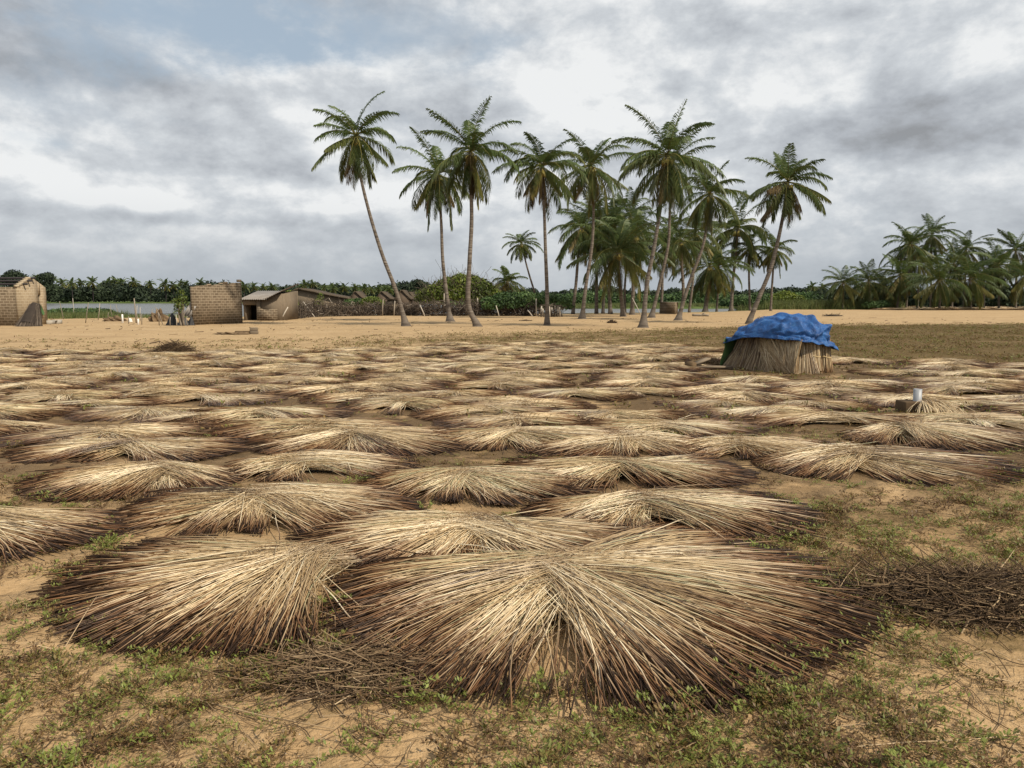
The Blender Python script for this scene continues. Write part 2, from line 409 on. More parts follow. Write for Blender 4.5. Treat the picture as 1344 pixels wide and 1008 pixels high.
def build_ground():
    xs = 3 * np.sinh(np.linspace(-6.6, 6.6, 321)); ys = -2 + 1.6 * (np.exp(np.linspace(0, 7.9, 380)) - 1)
    X, Y = np.meshgrid(xs, ys); Zg = hg(X, Y)
    u = X / np.maximum(Y, .5)
    veg = np.where(Y > shore_far(u) - 6, 1.0, 0.0) + (u > .33) * sstep(Y, 122, 134) + sstep(Y, shore_near(u) - 9, shore_near(u) - 1) * .8 * (u < .34)
    wd = weed_density(X, Y)
    fld = (1 - sstep(Y, field_edge(u) - 1.2, field_edge(u) + .2)) * sstep(Y, 4, 8)
    ny, nx = X.shape
    i = np.arange(ny - 1)[:, None] * nx; j = np.arange(nx - 1)[None, :]
    q = np.stack([i + j, i + j + 1, i + nx + j + 1, i + nx + j], -1).reshape(-1, 4)
    me = mesh_np('ground', np.stack([X, Y, Zg], -1), q, {'veg': np.clip(veg, 0, 1), 'weed': wd, 'fld': fld}, True)
    m, T, b = material('sand_ground', .95, .12)
    p = gpos(T)
    n1 = T.noise(p, .35, 5, .6); n2 = T.noise(p, 4.5, 6, .65); n3 = T.noise(p, 60, 3, .7); n4 = T.noise(p, 1.3, 7, .62, .6)
    f = T.m('ADD', T.m('MULTIPLY', n1, .5), T.m('MULTIPLY', n2, .5))
    c = T.ramp(f, [(.3, (.29, .198, .104)), (.5, (.385, .270, .147)), (.7, (.46, .337, .195))])
    spy = T.n('ShaderNodeSeparateXYZ'); T.put(spy.inputs[0], p)
    warm = T.ramp(f, [(.3, (.28, .178, .086)), (.5, (.40, .268, .138)), (.7, (.49, .342, .190))])
    c = T.mix(T.m('SUBTRACT', 1.0, T.step(spy.outputs[1], 7.0, 24.0)), c, warm)
    c = T.mix(T.m('MULTIPLY', T.step(n3, .5, .75), .4), c, (.22, .138, .062))
    c = T.mix(T.m('MULTIPLY', T.step(T.noise(p, 110, 1, .5), .74, .77), .7), c, (.75, .7, .62))
    # litter and weed stain on the sand
    wd_ = T.attr('weed')
    th = T.m('SUBTRACT', .80, T.m('MULTIPLY', wd_, T.m('ADD', .32, T.m('MULTIPLY', T.step(spy.outputs[1], 8.0, 20.0), .12))))
    wm = T.step(T.m('ADD', T.m('MULTIPLY', n4, .6), T.m('MULTIPLY', n2, .4)), T.m('SUBTRACT', th, .06), T.m('ADD', th, .08))
    c = T.mix(T.m('MULTIPLY', wm, T.m('ADD', .55, T.m('MULTIPLY', wd_, .40))), c, T.mix(n2, (.045, .030, .012), (.155, .105, .038)))
    c = T.mix(T.m('MULTIPLY', T.attr('fld'), T.m('MULTIPLY', T.step(n4, .30, .50), .9)), c, (.095, .062, .032))
    gr = T.noise(p, 26, 7, .78)
    c = T.mix(T.m('MULTIPLY', T.m('MULTIPLY', T.step(gr, .50, .66), .42), T.m('MAXIMUM', wd_, T.attr('fld'))), c, (.045, .03, .015))
    # drag marks and stains
    st = T.noise(T.v('MULTIPLY', p, (.12, .9, 1)), 1.0, 5, .6, .5)
    c = T.mix(T.m('MULTIPLY', T.step(st, .54, .70), .55), c, (.25, .17, .095))
    c = T.mix(T.m('MULTIPLY', T.step(T.noise(p, .9, 8, .7), .56, .66), .35), c, (.22, .15, .085))
    vg = T.attr('veg')
    gcol = T.ramp(T.noise(p, .25, 6, .65), [(.3, (.05, .075, .02)), (.6, (.10, .14, .04)), (.8, (.17, .18, .07))])
    c = T.mix(T.m('MULTIPLY', vg, T.step(T.m('ADD', n2, vg), .55, 1.0)), c, gcol)
    T.put(b.inputs['Base Color'], c)
    h = T.m('ADD', T.m('MULTIPLY', n2, 1.0), T.m('ADD', T.m('MULTIPLY', n3, .25), T.m('MULTIPLY', T.noise(p, 16, 4, .6), .5)))
    vo = T.n('ShaderNodeTexVoronoi', feature='SMOOTH_F1'); T.put(vo.inputs['Vector'], p); vo.inputs['Scale'].default_value = 2.6
    h = T.m('ADD', h, T.m('MULTIPLY', T.step(vo.outputs['Distance'], .0, .45), 1.3))
    bump(T, b, h, .8, .05)
    o = obj('ground', me, m); kind(o, 'structure')
    # lake
    xs = np.linspace(-1400, 140, 60); ys = np.linspace(60, 420, 40)
    X, Y = np.meshgrid(xs, ys); nx = 60
    i = np.arange(39)[:, None] * nx; j = np.arange(59)[None, :]
    q = np.stack([i + j, i + j + 1, i + nx + j + 1, i + nx + j], -1).reshape(-1, 4)
    m, T, b = material('lake_water', .28, .5)
    b.inputs['IOR'].default_value = 1.33
    p = gpos(T)
    T.put(b.inputs['Base Color'], (.10, .105, .10, 1))
    bump(T, b, T.noise(T.v('MULTIPLY', p, (.7, 1.6, 1)), 1.0, 4, .6), .9, .5)
    o = obj('lake', mesh_np('lake', np.stack([X, Y, np.full_like(X, -.45)], -1), q), m); kind(o, 'structure')
build_ground()

# ------------------------------------------------------------------ drying reed fans
def fan_mesh(n, RL, RF, RR, a0, a1, H, r0, seed, side=.6, sheaves=30, thick=.10, k=7, greenish=.03, part=None):
    """sheaves of reeds thrown out from a pinched hub, mostly to both sides; -pi/2 points at the camera"""
    g = np.random.default_rng(seed)
    sa = g.uniform(a0, a1, sheaves)
    pk = g.random(sheaves) < side; ns = int(pk.sum())
    left = g.random(ns) < .5
    wl = g.normal(-PI * 1.0, .33, ns); wr = g.normal(.0, .33, ns)
    sa[pk] = np.clip(np.where(left, wl, wr), a0, a1)
    if part is not None:                                             # a parting where the ground shows
        sa = np.where(np.abs(sa - part) < .24, part + np.where(sa > part, 1, -1) * g.uniform(.24, .4, sheaves), sa)
    tone = g.normal(.57, .19, sheaves); lift = g.random(sheaves); sR = g.normal(1, .035, sheaves)
    lat = g.normal(0, .05, sheaves); sbend = g.normal(0, .10, sheaves); spread = g.uniform(.06, .14, sheaves)
    s = g.choice(sheaves, n, p=(lambda w: w / w.sum())(g.uniform(.5, 1.5, sheaves)))
    th = np.clip(sa[s] + g.normal(0, 1, n) * spread[s], a0 - .06, a1 + .06)
    if part is not None: th = np.where(np.abs(th - part) < .11, part + np.where(th > part, .11, -.11) * g.uniform(1, 1.5, n), th)
    thm = np.mod(th + PI / 2 + PI, 2 * PI) - PI                       # 0 = toward the camera
    R = np.interp(thm, [-PI * .95, -PI / 2, -.7, 0, .7, PI / 2, PI * .95], [RL * .88, RL, .5 * RL + .5 * RF, RF, .5 * RR + .5 * RF, RR, RR * .93])
    lay = np.clip(.65 * lift[s] + .35 * g.random(n), 0, 1)
    L = R * sR[s] * np.clip(g.normal(.985, .03, n), .75, 1.06) * np.where(g.random(n) < .06, g.uniform(.6, 1.0, n), 1)
    t = np.linspace(0, 1, k)[None, :]
    start = -g.uniform(0.0, .20, n)[:, None] * np.minimum(1, R / 1.1)[:, None]
    r = start + t * (L[:, None] - start)
    bend = (sbend[s] + g.normal(0, .05, n))[:, None] * (t ** 2 - .4 * t) + g.normal(0, .012, (n, k)).cumsum(1)
    ang = th[:, None] + bend
    kk = g.random(n) < .09
    ang[kk] += (t > g.uniform(.3, .8, kk.sum())[:, None]) * g.normal(0, .16, kk.sum())[:, None]
    wild = g.random(n) < .03
    ang[wild] += g.normal(0, .30, wild.sum())[:, None]
    lo = (lat[s] + g.normal(0, .040, n))[:, None] * (1 - .35 * t)
    hx = g.normal(0, .05, n)[:, None] * (1 - t); hy = g.normal(0, .03, n)[:, None] * (1 - t)
    x = hx + r * np.cos(ang) - lo * np.sin(th)[:, None]; y = hy + r * np.sin(ang) + lo * np.cos(th)[:, None]
    prof = H * (1 - t) ** 1.1 * (.25 + .75 * lay[:, None]) * np.clip(1 + start / .35 * (1 - t) ** 3, .5, 1)
    arch = thick * lay[:, None] * np.sin(PI * np.clip(t * .78 + .20, 0, 1)) ** .7
    z = .008 + prof + arch + np.maximum(0, g.normal(0, .007, (n, k))) + .012 * lay[:, None] * (1 - .5 * t)
    P = np.stack([x, y, z], -1)
    stray = g.random(n) < .012
    P[stray, :, 2] += (t * g.uniform(.0, .09, stray.sum())[:, None])
    rad = r0 * (.45 + .6 * t) * g.uniform(.7, 1.25, n)[:, None]
    V, q, tt, idx = tubes(P, rad, 3)
    rn = np.clip(tone[s] + g.normal(0, .17, n), 0.02, .93)
    rn[g.random(n) < greenish] = .98
    return mesh_np('stalks', V, q, {'t': tt, 'rnd': rn[idx]})
def tangle_mesh(n, rad, H, r0, seed, sq=.6):
    g = np.random.default_rng(seed)
    c = np.stack([g.normal(0, rad * .55, n), g.normal(0, rad * .45 * sq, n), np.abs(g.normal(H * .8, H * .25, n))], -1)
    a = g.uniform(0, 2 * PI, n); el = g.normal(.1, .5, n); L = g.uniform(.05, .2, n) * (rad / .2) ** .5
    k = 5; t = np.linspace(-.5, .5, k)[None, :, None]
    d = np.stack([np.cos(a) * np.cos(el), np.sin(a) * np.cos(el), np.sin(el)], -1)
    side = np.stack([-np.sin(a), np.cos(a), g.normal(0, .5, n)], -1)
    P = c[:, None] + d[:, None] * t * L[:, None, None] + side[:, None] * (t ** 2 - .1) * (g.normal(0, .8, n) * L)[:, None, None]
    P[:, :, 2] = np.maximum(P[:, :, 2], .006)
    V, q, tt, idx = tubes(P, np.full((n, k), r0) * g.uniform(.6, 1.2, n)[:, None], 3)
    return mesh_np('seed_heads', V, q, {'t': tt, 'rnd': np.clip(g.normal(.5, .22, n), 0, 1)[idx]})

NEAR = []          # (x, y, radius) of every hand placed fan
def near_fan(px, py, left, right, front, H, a0, a1, n, r0, seed, label, side=.75, thick=.07, greenish=.03, part=None, tangle=90):
    p = G(px, py, H); d = p[1]
    RL, RR = (px - left) / FPX * d * 1.02, (right - px) / FPX * d * 1.02
    RF = max(.42, (d - G(px, front)[1]) * 1.05)
    o = thing('reed_fan', label, 'reed fan', (p[0], p[1], 0), 0, 'reed fans drying on the field')
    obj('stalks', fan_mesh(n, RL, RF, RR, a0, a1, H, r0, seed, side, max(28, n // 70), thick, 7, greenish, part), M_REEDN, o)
    obj('seed_heads', tangle_mesh(tangle, .20, H * 1.15, .0016, seed + 500), M_TANGLE, o)
    NEAR.append((p[0], p[1], min(RL, RR, 1.3), a0, a1))
    return o
D = RAD
W0, W1 = D(-208), D(26)
NF = [
 (725, 748, 455, 1112, 918, .10, D(-186), D(50), 5200, .0034, 1, 'largest reed fan, spread nearest the camera with blackened outer ends', .30, .085, .05, D(-88)),
 (404, 728, 92, 470, 850, .12, D(-200), D(-84), 3300, .0034, 2, 'pale half fan of reeds swept to the left beside the largest fan', .25, .065, .02),
 (618, 686, 390, 858, 742, .11, D(-196), D(14), 2500, .0034, 3, 'bow-tie reed fan lying directly behind the largest front fan', .6, .065, .03, D(-75)),
 (340, 647, 150, 542, 696, .16, W0, W1, 2300, .0034, 4, 'humped reed fan behind the pale half fan, dark stubs under its front', .6, .065, .03, D(-60)),
 (-60, 682, -230, 142, 735, .12, W0, W1, 2000, .0034, 5, 'reed fan cut by the left frame edge, only its dark right lobe showing', .55, .065, .02),
 (836, 656, 690, 1068, 697, .13, W0, D(24), 2400, .0034, 6, 'reed fan with a long pinkish brown right wing beside the bare weedy ground', .55, .07, .07, D(-70)),
 (607, 622, 470, 788, 658, .11, W0, W1, 2100, .0034, 7, 'greenish reed fan with parted front strands, in the row behind the bow-tie fan', .65, .055, .14, D(-80)),
 (205, 613, 38, 322, 656, .12, D(-205), W1, 2000, .0034, 8, 'half fan of tan reeds swept left, behind the humped fan', .55, .055, .04),
 (165, 580, 16, 314, 604, .11, W0, W1, 1900, .0036, 9, 'wide low reed fan at the left with shaggy dark hub', .58, .055, .03),
 (818, 606, 643, 985, 633, .12, W0, W1, 2100, .0036, 10, 'long straw fan with green-tinged centre, behind the fan with the pinkish wing', .58, .055, .10, D(-85)),
 (1124, 590, 998, 1338, 631, .17, W0, W1, 2100, .0036, 11, 'peaked reed fan like a tiny haystack above the weedy ground at right', .52, .055, .02),
 (822, 570, 686, 944, 598, .16, W0, W1, 1800, .0038, 12, 'reed fan with very pale left wing and pinched brown hub in mid field', .58, .055, .02, D(-75)),
 (968, 578, 876, 1114, 602, .12, W0, W1, 1800, .0038, 13, 'shaggy reed fan between the pale-winged fan and the peaked fan', .55, .055, .03),
 (1186, 557, 1106, 1352, 590, .15, W0, W1, 2000, .0038, 14, 'broad heaped reed fan just in front of the grey pipe', .65, .07, .03),
 (390, 602, 288, 542, 624, .12, D(-190), W1, 1600, .0036, 15, 'reed fan with brown clot at its hub and bright strands bent to the right', .55, .07, .06),
 (462, 567, 323, 634, 598, .12, W0, W1, 1900, .0038, 16, 'bushy reed fan left of centre with a dark right wing over green weeds', .55, .055, .03),
 (671, 566, 560, 854, 590, .12, W0, W1, 1800, .0038, 17, 'olive tinged reed fan left of the pale-winged fan', .55, .055, .12, D(-80)),
]
for f in NF: near_fan(*f)

VAR = []
for i in range(8):
    o = thing('reed_fan', 'reed fan', 'reed fan', (0, 0, 0), 0, 'reed fans drying on the field')
    obj('stalks', fan_mesh(1150, 1.10, .46 + .06 * (i % 3), 1.10, W0, W1, .07 + .014 * (i % 4), .0046, 100 + i, .62, 26, .045 + .008 * (i % 3), 6, [.02, .05, .12, .03][i % 4]), M_REED, o)
    obj('seed_heads', tangle_mesh(80, .24, .10, .0026, 600 + i), M_TANGLE, o)
    VAR.append(o)
ORD = 'first second third fourth fifth sixth seventh eighth ninth tenth eleventh twelfth thirteenth fourteenth fifteenth sixteenth seventeenth eighteenth nineteenth twentieth'.split()
pipe_xy = G(1203, 541); stack_xy = G(1030, 487)
used = [False] * 8
def place_fan(x, y, rz, label, sc_, i, group='reed fans drying on the field'):
    if not used[i]:
        used[i] = True; o = VAR[i]; o.location = (x, y, 0); o.rotation_euler = (0, 0, rz); o.scale = sc_; o['label'] = label; o['group'] = group
        return o
    return dup(VAR[i], (x, y, 0), rz, label, group, sc_)
rg = np.random.default_rng(77)
row, y, count = 0, 6.9, 0
while y < 34:
    half = .67 * y + 1.6
    off = rg.uniform(0, 2.4)
    xs = [x for x in np.arange(-half + off - 2.4, half, 2.15)]
    k = 0
    for x0 in xs:
        x = x0 + rg.normal(0, .22); yy = y + rg.normal(0, .16)
        if abs(x) > .655 * yy + 1.3: continue
        if yy > field_edge(np.array(x / yy)) - .35: continue
        if any(math.hypot((x - a) / 1.7, (yy - b + .1) / .62) < 1 for a, b, *_ in NEAR): continue
        if yy < 9.2 and any(math.hypot((x - a) / 2.0, (yy - b) / .8) < 1 for a, b, *_ in NEAR): continue
        if yy < 8.6 and x > 1.6: continue
        if yy < 7.6 and x < -3.2: continue
        if math.hypot(x - pipe_xy[0], (yy - pipe_xy[1])) < .75: continue
        if abs(x - 6.05) < 2.1 and 15.3 < yy < 19.6: continue
        if rg.random() < .03: continue
        k += 1; count += 1
        if yy < 13.2:
            lab = 'tan reed fan, %s from the left in the %s packed row behind the front fans' % (ORD[k - 1], ORD[row])
            grp = 'reed fans drying on the field'
        else:
            lab = 'one of the thin straw fans crowded in the far half of the field'
            grp = 'small far reed fans'
        s = rg.uniform(.84, 1.15); mir = -1 if rg.random() < .5 else 1
        place_fan(x, yy, rg.normal(0, .19), lab, (s * mir, s * rg.uniform(.85, 1.2), rg.uniform(.55, 1.15)), int(rg.integers(0, 8)), grp)
    row += 1
    y += .74 + .003 * y
print('fans', count, 'rows', row)
# reed fans on the sand by the right hand palms
for i in range(26):
    px = 1165 + (i % 9) * 25 + rg.uniform(-8, 8); py = 403.6 + (i // 9) * 1.6 + rg.uniform(-.3, .3)
    p = G(px, py)
    place_fan(p[0], p[1], rg.normal(0, .2), 'one of the brown reed fans laid on the sand below the right palm grove', (2.4, 2.4, 2.6), int(rg.integers(0, 8)), 'reed fans by the palm grove')

# ------------------------------------------------------------------ weeds and litter on the ground
def clump(g, leaves, rad, h, size, tone, stems=9):
    """runners creeping out of one root, leaves set along them"""
    sa = np.arange(stems) * 2 * PI / stems + g.normal(0, .4, stems); sl = rad * g.uniform(.6, 1.35, stems); sh = h * g.uniform(.4, 1.2, stems); sc_ = g.normal(0, .6, stems)
    def at(i, u):
        a = sa[i] + sc_[i] * u
        return np.stack([sl[i] * u * np.cos(a), sl[i] * u * np.sin(a), sh[i] * np.sin(np.clip(u, 0, 1) * 2.0)], -1)
    i = g.integers(0, stems, leaves); u = g.random(leaves) ** .7
    c = at(i, u) + g.normal(0, .003, (leaves, 3)); c[:, 2] = np.abs(c[:, 2])
    da = sa[i] + g.normal(0, 1.1, leaves); el = g.uniform(.05, 1.0, leaves)
    d = np.stack([np.cos(da) * np.cos(el), np.sin(da) * np.cos(el), np.sin(el)], -1)
    s = np.stack([-np.sin(da), np.cos(da), g.normal(0, .3, leaves)], -1)
    L = size * g.uniform(.5, 1.4, leaves)[:, None]; W = L * .19
    V = np.stack([c, c + d * L * .55 + s * W, c + d * L, c + d * L * .55 - s * W], 1)
    A = np.clip(tone + g.normal(0, .14, leaves) + .15 * (u - .5), 0, 1)
    us = np.linspace(0, 1, 4); q = []
    for k in range(stems):
        p = at(np.full(4, k), us); w = np.array([-math.sin(sa[k]), math.cos(sa[k]), .4]) * size * .055
        for m in range(3): q.append([p[m] - w, p[m + 1] - w, p[m + 1] + w, p[m] + w])
    return np.concatenate([V, np.array(q)]), np.concatenate([A, np.full(len(q), .08)])
def build_weeds():
    g = np.random.default_rng(5)
    NV = 14
    VN = [clump(g, int(g.integers(130, 220)), g.uniform(.07, .16), g.uniform(.018, .045), .0155, g.choice([.03, .08, .15, .22, .32, .45, .58, .75])) for _ in range(NV)]
    VF = [clump(g, 15, g.uniform(.14, .26), .035, .055, g.choice([.2, .3, .4, .48, .56]), 3) for _ in range(NV)]
    VV, AA = [], []
    def infan(x, y):
        for a, b, R, a0, a1 in NEAR:
            dx, dy = x - a, y - b; r = math.hypot(dx, dy)
            if r < R * .97:
                th = math.atan2(dy, dx)
                if a0 - .1 <= th <= a1 + .1 or a0 - .1 <= th - 2 * PI <= a1 + .1: return True
        return False
    def scatter(n, y0, y1, var, smin, smax, power):
        yv = y0 + (y1 - y0) * g.random(n) ** power
        xv = g.uniform(-.72, .72, n) * (yv + .6)
        dens = weed_density(xv, yv)
        patch = .5 + .5 * vnoise(xv * 1.5, yv * 1.5, 41) + .25 * vnoise(xv * 4, yv * 4, 42)
        ok = g.random(n) < dens ** 1.2 * np.clip(patch * 1.35, 0.05, 1)
        hz = hg(xv, yv)
        for x, y, z in zip(xv[ok], yv[ok], hz[ok]):
            if y < 9 and infan(x, y): continue
            v, t = var[g.integers(0, len(var))]
            a = g.uniform(0, 2 * PI); s = g.uniform(smin, smax)
            c, sn = math.cos(a) * s, math.sin(a) * s
            VV.append(np.stack([v[..., 0] * c - v[..., 1] * sn + x, v[..., 0] * sn + v[..., 1] * c + y, v[..., 2] * s + z], -1).reshape(-1, 3))
            tt = np.clip(t + g.normal(0, .1), 0, 1)
            AA.append(np.repeat(tt, 4))
    scatter(8200, 1.9, 9.5, VN, .5, 1.5, 1.25)
    scatter(34000, 9.0, 52, VF, .5, 1.3, .7)
    V = np.concatenate(VV); A = np.concatenate(AA)
    q = np.arange(len(V)).reshape(-1, 4)
    o = obj('ground_weeds', mesh_np('ground_weeds', V, q, {'rnd': A}), M_WEED); kind(o, 'stuff')
    # dead stems and straw scraps
    n = 8500
    y = 1.9 + 11 * g.random(n) ** 1.7; x = g.uniform(-.72, .72, n) * (y + .5)
    keep = np.array([not (infan(a, b) and g.random() < .8) for a, b in zip(x, y)]); x, y = x[keep], y[keep]; n = len(x)
    L = g.gamma(2.0, .055, n); a = g.uniform(0, 2 * PI, n); k = 4
    t = np.linspace(-.5, .5, k)[None, :]
    cv = g.normal(0, .35, n)[:, None]
    px = x[:, None] + L[:, None] * (t * np.cos(a)[:, None] - cv * t ** 2 * np.sin(a)[:, None])
    py = y[:, None] + L[:, None] * (t * np.sin(a)[:, None] + cv * t ** 2 * np.cos(a)[:, None])
    pz = hg(px, py) + .004 + np.abs(g.normal(0, .010, n))[:, None] * (1 + t * g.normal(0, 1.5, n)[:, None])
    V, q, tt, idx = tubes(np.stack([px, py, pz], -1), np.full((n, k), .0016) * g.uniform(.5, 1.4, n)[:, None], 3)
    o = obj('straw_litter', mesh_np('straw_litter', V, q, {'rnd': np.clip(g.normal(.42, .25, n), 0, 1)[idx], 't': tt}), M_LITTER); kind(o, 'stuff')
    # bits of husk, frond and twig strewn over the open sand
    n = 650; y = g.uniform(25, 66, n); x = g.uniform(-.72, .72, n) * y; L = g.gamma(1.4, .11, n); a = g.normal(0, 1.4, n); k = 4
    t = np.linspace(-.5, .5, k)[None, :]; cv = g.normal(0, .5, n)[:, None]
    px = x[:, None] + L[:, None] * (t * np.cos(a)[:, None] - cv * t ** 2 * np.sin(a)[:, None]); py = y[:, None] + L[:, None] * (t * np.sin(a)[:, None] + cv * t ** 2 * np.cos(a)[:, None])
    pz = .012 + np.abs(g.normal(0, .03, n))[:, None] * (.5 + t)
    V, q, tt, idx = tubes(np.stack([px, py, pz], -1), np.full((n, k), .010) * g.uniform(.3, 2.0, n)[:, None], 3)
    o = obj('sand_litter', mesh_np('sand_litter', V, q, {'rnd': np.clip(g.normal(.3, .2, n), 0, 1)[idx], 't': tt}), M_LITTER); kind(o, 'stuff')
build_weeds()

def heap(name, label, cat, px, py, rx, ry, h, n, r0, L, mat, seed, lie=.25, tone=.45):
    """tangled pile of stems or twigs"""
    g = np.random.default_rng(seed); p = G(px, py)
    a = g.uniform(0, 2 * PI, n); rr = np.sqrt(g.random(n))
    c = np.stack([rx * rr * np.cos(a), ry * rr * np.sin(a), h * (1 - rr ** 1.6) * g.random(n) ** .6], -1)
    b = g.uniform(0, 2 * PI, n); el = g.normal(0, lie, n); LL = L * g.uniform(.4, 1.2, n)
    d = np.stack([np.cos(b) * np.cos(el), np.sin(b) * np.cos(el) * .8, np.sin(el)], -1)
    k = 5; t = np.linspace(-.5, .5, k)[None, :, None]
    s = np.stack([-np.sin(b), np.cos(b), g.normal(0, .4, n)], -1)
    P = c[:, None] + d[:, None] * t * LL[:, None, None] + s[:, None] * t ** 2 * (LL * g.normal(0, .6, n))[:, None, None]
    P[:, :, 2] = np.maximum(P[:, :, 2], .004)
    V, q, tt, idx = tubes(P, np.full((n, k), r0) * g.uniform(.5, 1.3, n)[:, None], 3)
    o = obj(name, mesh_np(name, V, q, {'rnd': np.clip(g.normal(tone, .22, n), 0, 1)[idx], 't': tt}), mat, None, (p[0], p[1], 0))
    return tag(o, label, cat)
heap('grass_heap', 'dark tangled heap of dead grass and stems at the right frame edge', 'grass heap', 1285, 785, .76, .36, .14, 2000, .0030, .40, M_HEAP, 21, .22, .48)
heap('stalk_heap', 'loose scattering of broken stalks in front of the two nearest fans', 'stalk heap', 470, 880, .48, .26, .07, 620, .0026, .42, M_LITTER, 22, .12, .4)
heap('brush_heap', 'small brown brush heap at the far left edge of the field', 'brush heap', 228, 464, .62, .5, .36, 900, .006, .4, M_HEAP, 23, .4, .35)
heap('rubbish_heap', 'small dark heap of husks on the sand beneath the palm grove', 'husk heap', 803, 424, .32, .3, .2, 300, .012, .25, M_HEAP, 24, .4, .25)
heap('husk_scatter', 'flat dark patch of husks on sand left of a straight palm', 'husk heap', 690, 421, .45, .25, .07, 200, .012, .25, M_HEAP, 25, .2, .25)
heap('twig_scatter', 'scatter of dry twigs on sand right of the tarp covered stack', 'twig heap', 1092, 415, .8, .3, .14, 160, .014, .7, M_TWIG, 26, .3, .35)

LOOSE = [((1000, 876), (1118, 838), .004, 'long pale stalk lying on sand right of the largest fan'),
 ((1090, 800), (1130, 752), .003, 'short upright stalk beside the right edge of the largest fan'),
 ((1262, 830), (1330, 735), .004, 'pale bent stalk leaning against the dead grass heap'),
 ((1050, 968), (1220, 952), .003, 'straight thin stalk on sand at the lower right'),
 ((1100, 990), (1344, 962), .003, 'thin brown stalk reaching the lower right frame edge'),
 ((60, 990), (195, 955), .003, 'thin stem on the sand at the lower left corner'),
 ((250, 918), (440, 960), .004, 'brown stem slanting below the pale half fan'),
 ((80, 862), (128, 805), .003, 'slender stalk crossing the left tip of the pale half fan'),
 ((790, 925), (845, 850), .003, 'pale stalk sticking out of the front of the largest fan'),
 ((860, 1000), (960, 945), .003, 'stem fragment between weeds below the largest fan'),
 ((1210, 634), (1310, 632), .004, 'pale stalk lying on weeds below the peaked fan'),
 ((560, 958), (480, 935), .004, 'grey split stick lying below the loose stalks')]
for i, (a, b, r, lab) in enumerate(LOOSE):
    A, B = G(*a), G(*b); g = np.random.default_rng(300 + i)
    n = 7; t = np.linspace(0, 1, n)[:, None]
    P = A + (B - A) * t
    side = np.array([-(B - A)[1], (B - A)[0], 0]); P = P + side * (t * (1 - t)) * g.normal(0, .18)
    P[:, 2] = hg(P[:, 0], P[:, 1]) + .012 + .05 * (t[:, 0] * (1 - t[:, 0])) + (.06 * t[:, 0] if i in (1, 2, 7, 8) else 0)
    mb = MB(); mb.tube(P - A, r * np.linspace(1.0, .5, n), 6, g.uniform(.6, .95))
    tag(obj('loose_stalk', mb.mesh('loose_stalk', True), M_LITTER, None, A), lab, 'stalk', 'loose stalks on the sand')

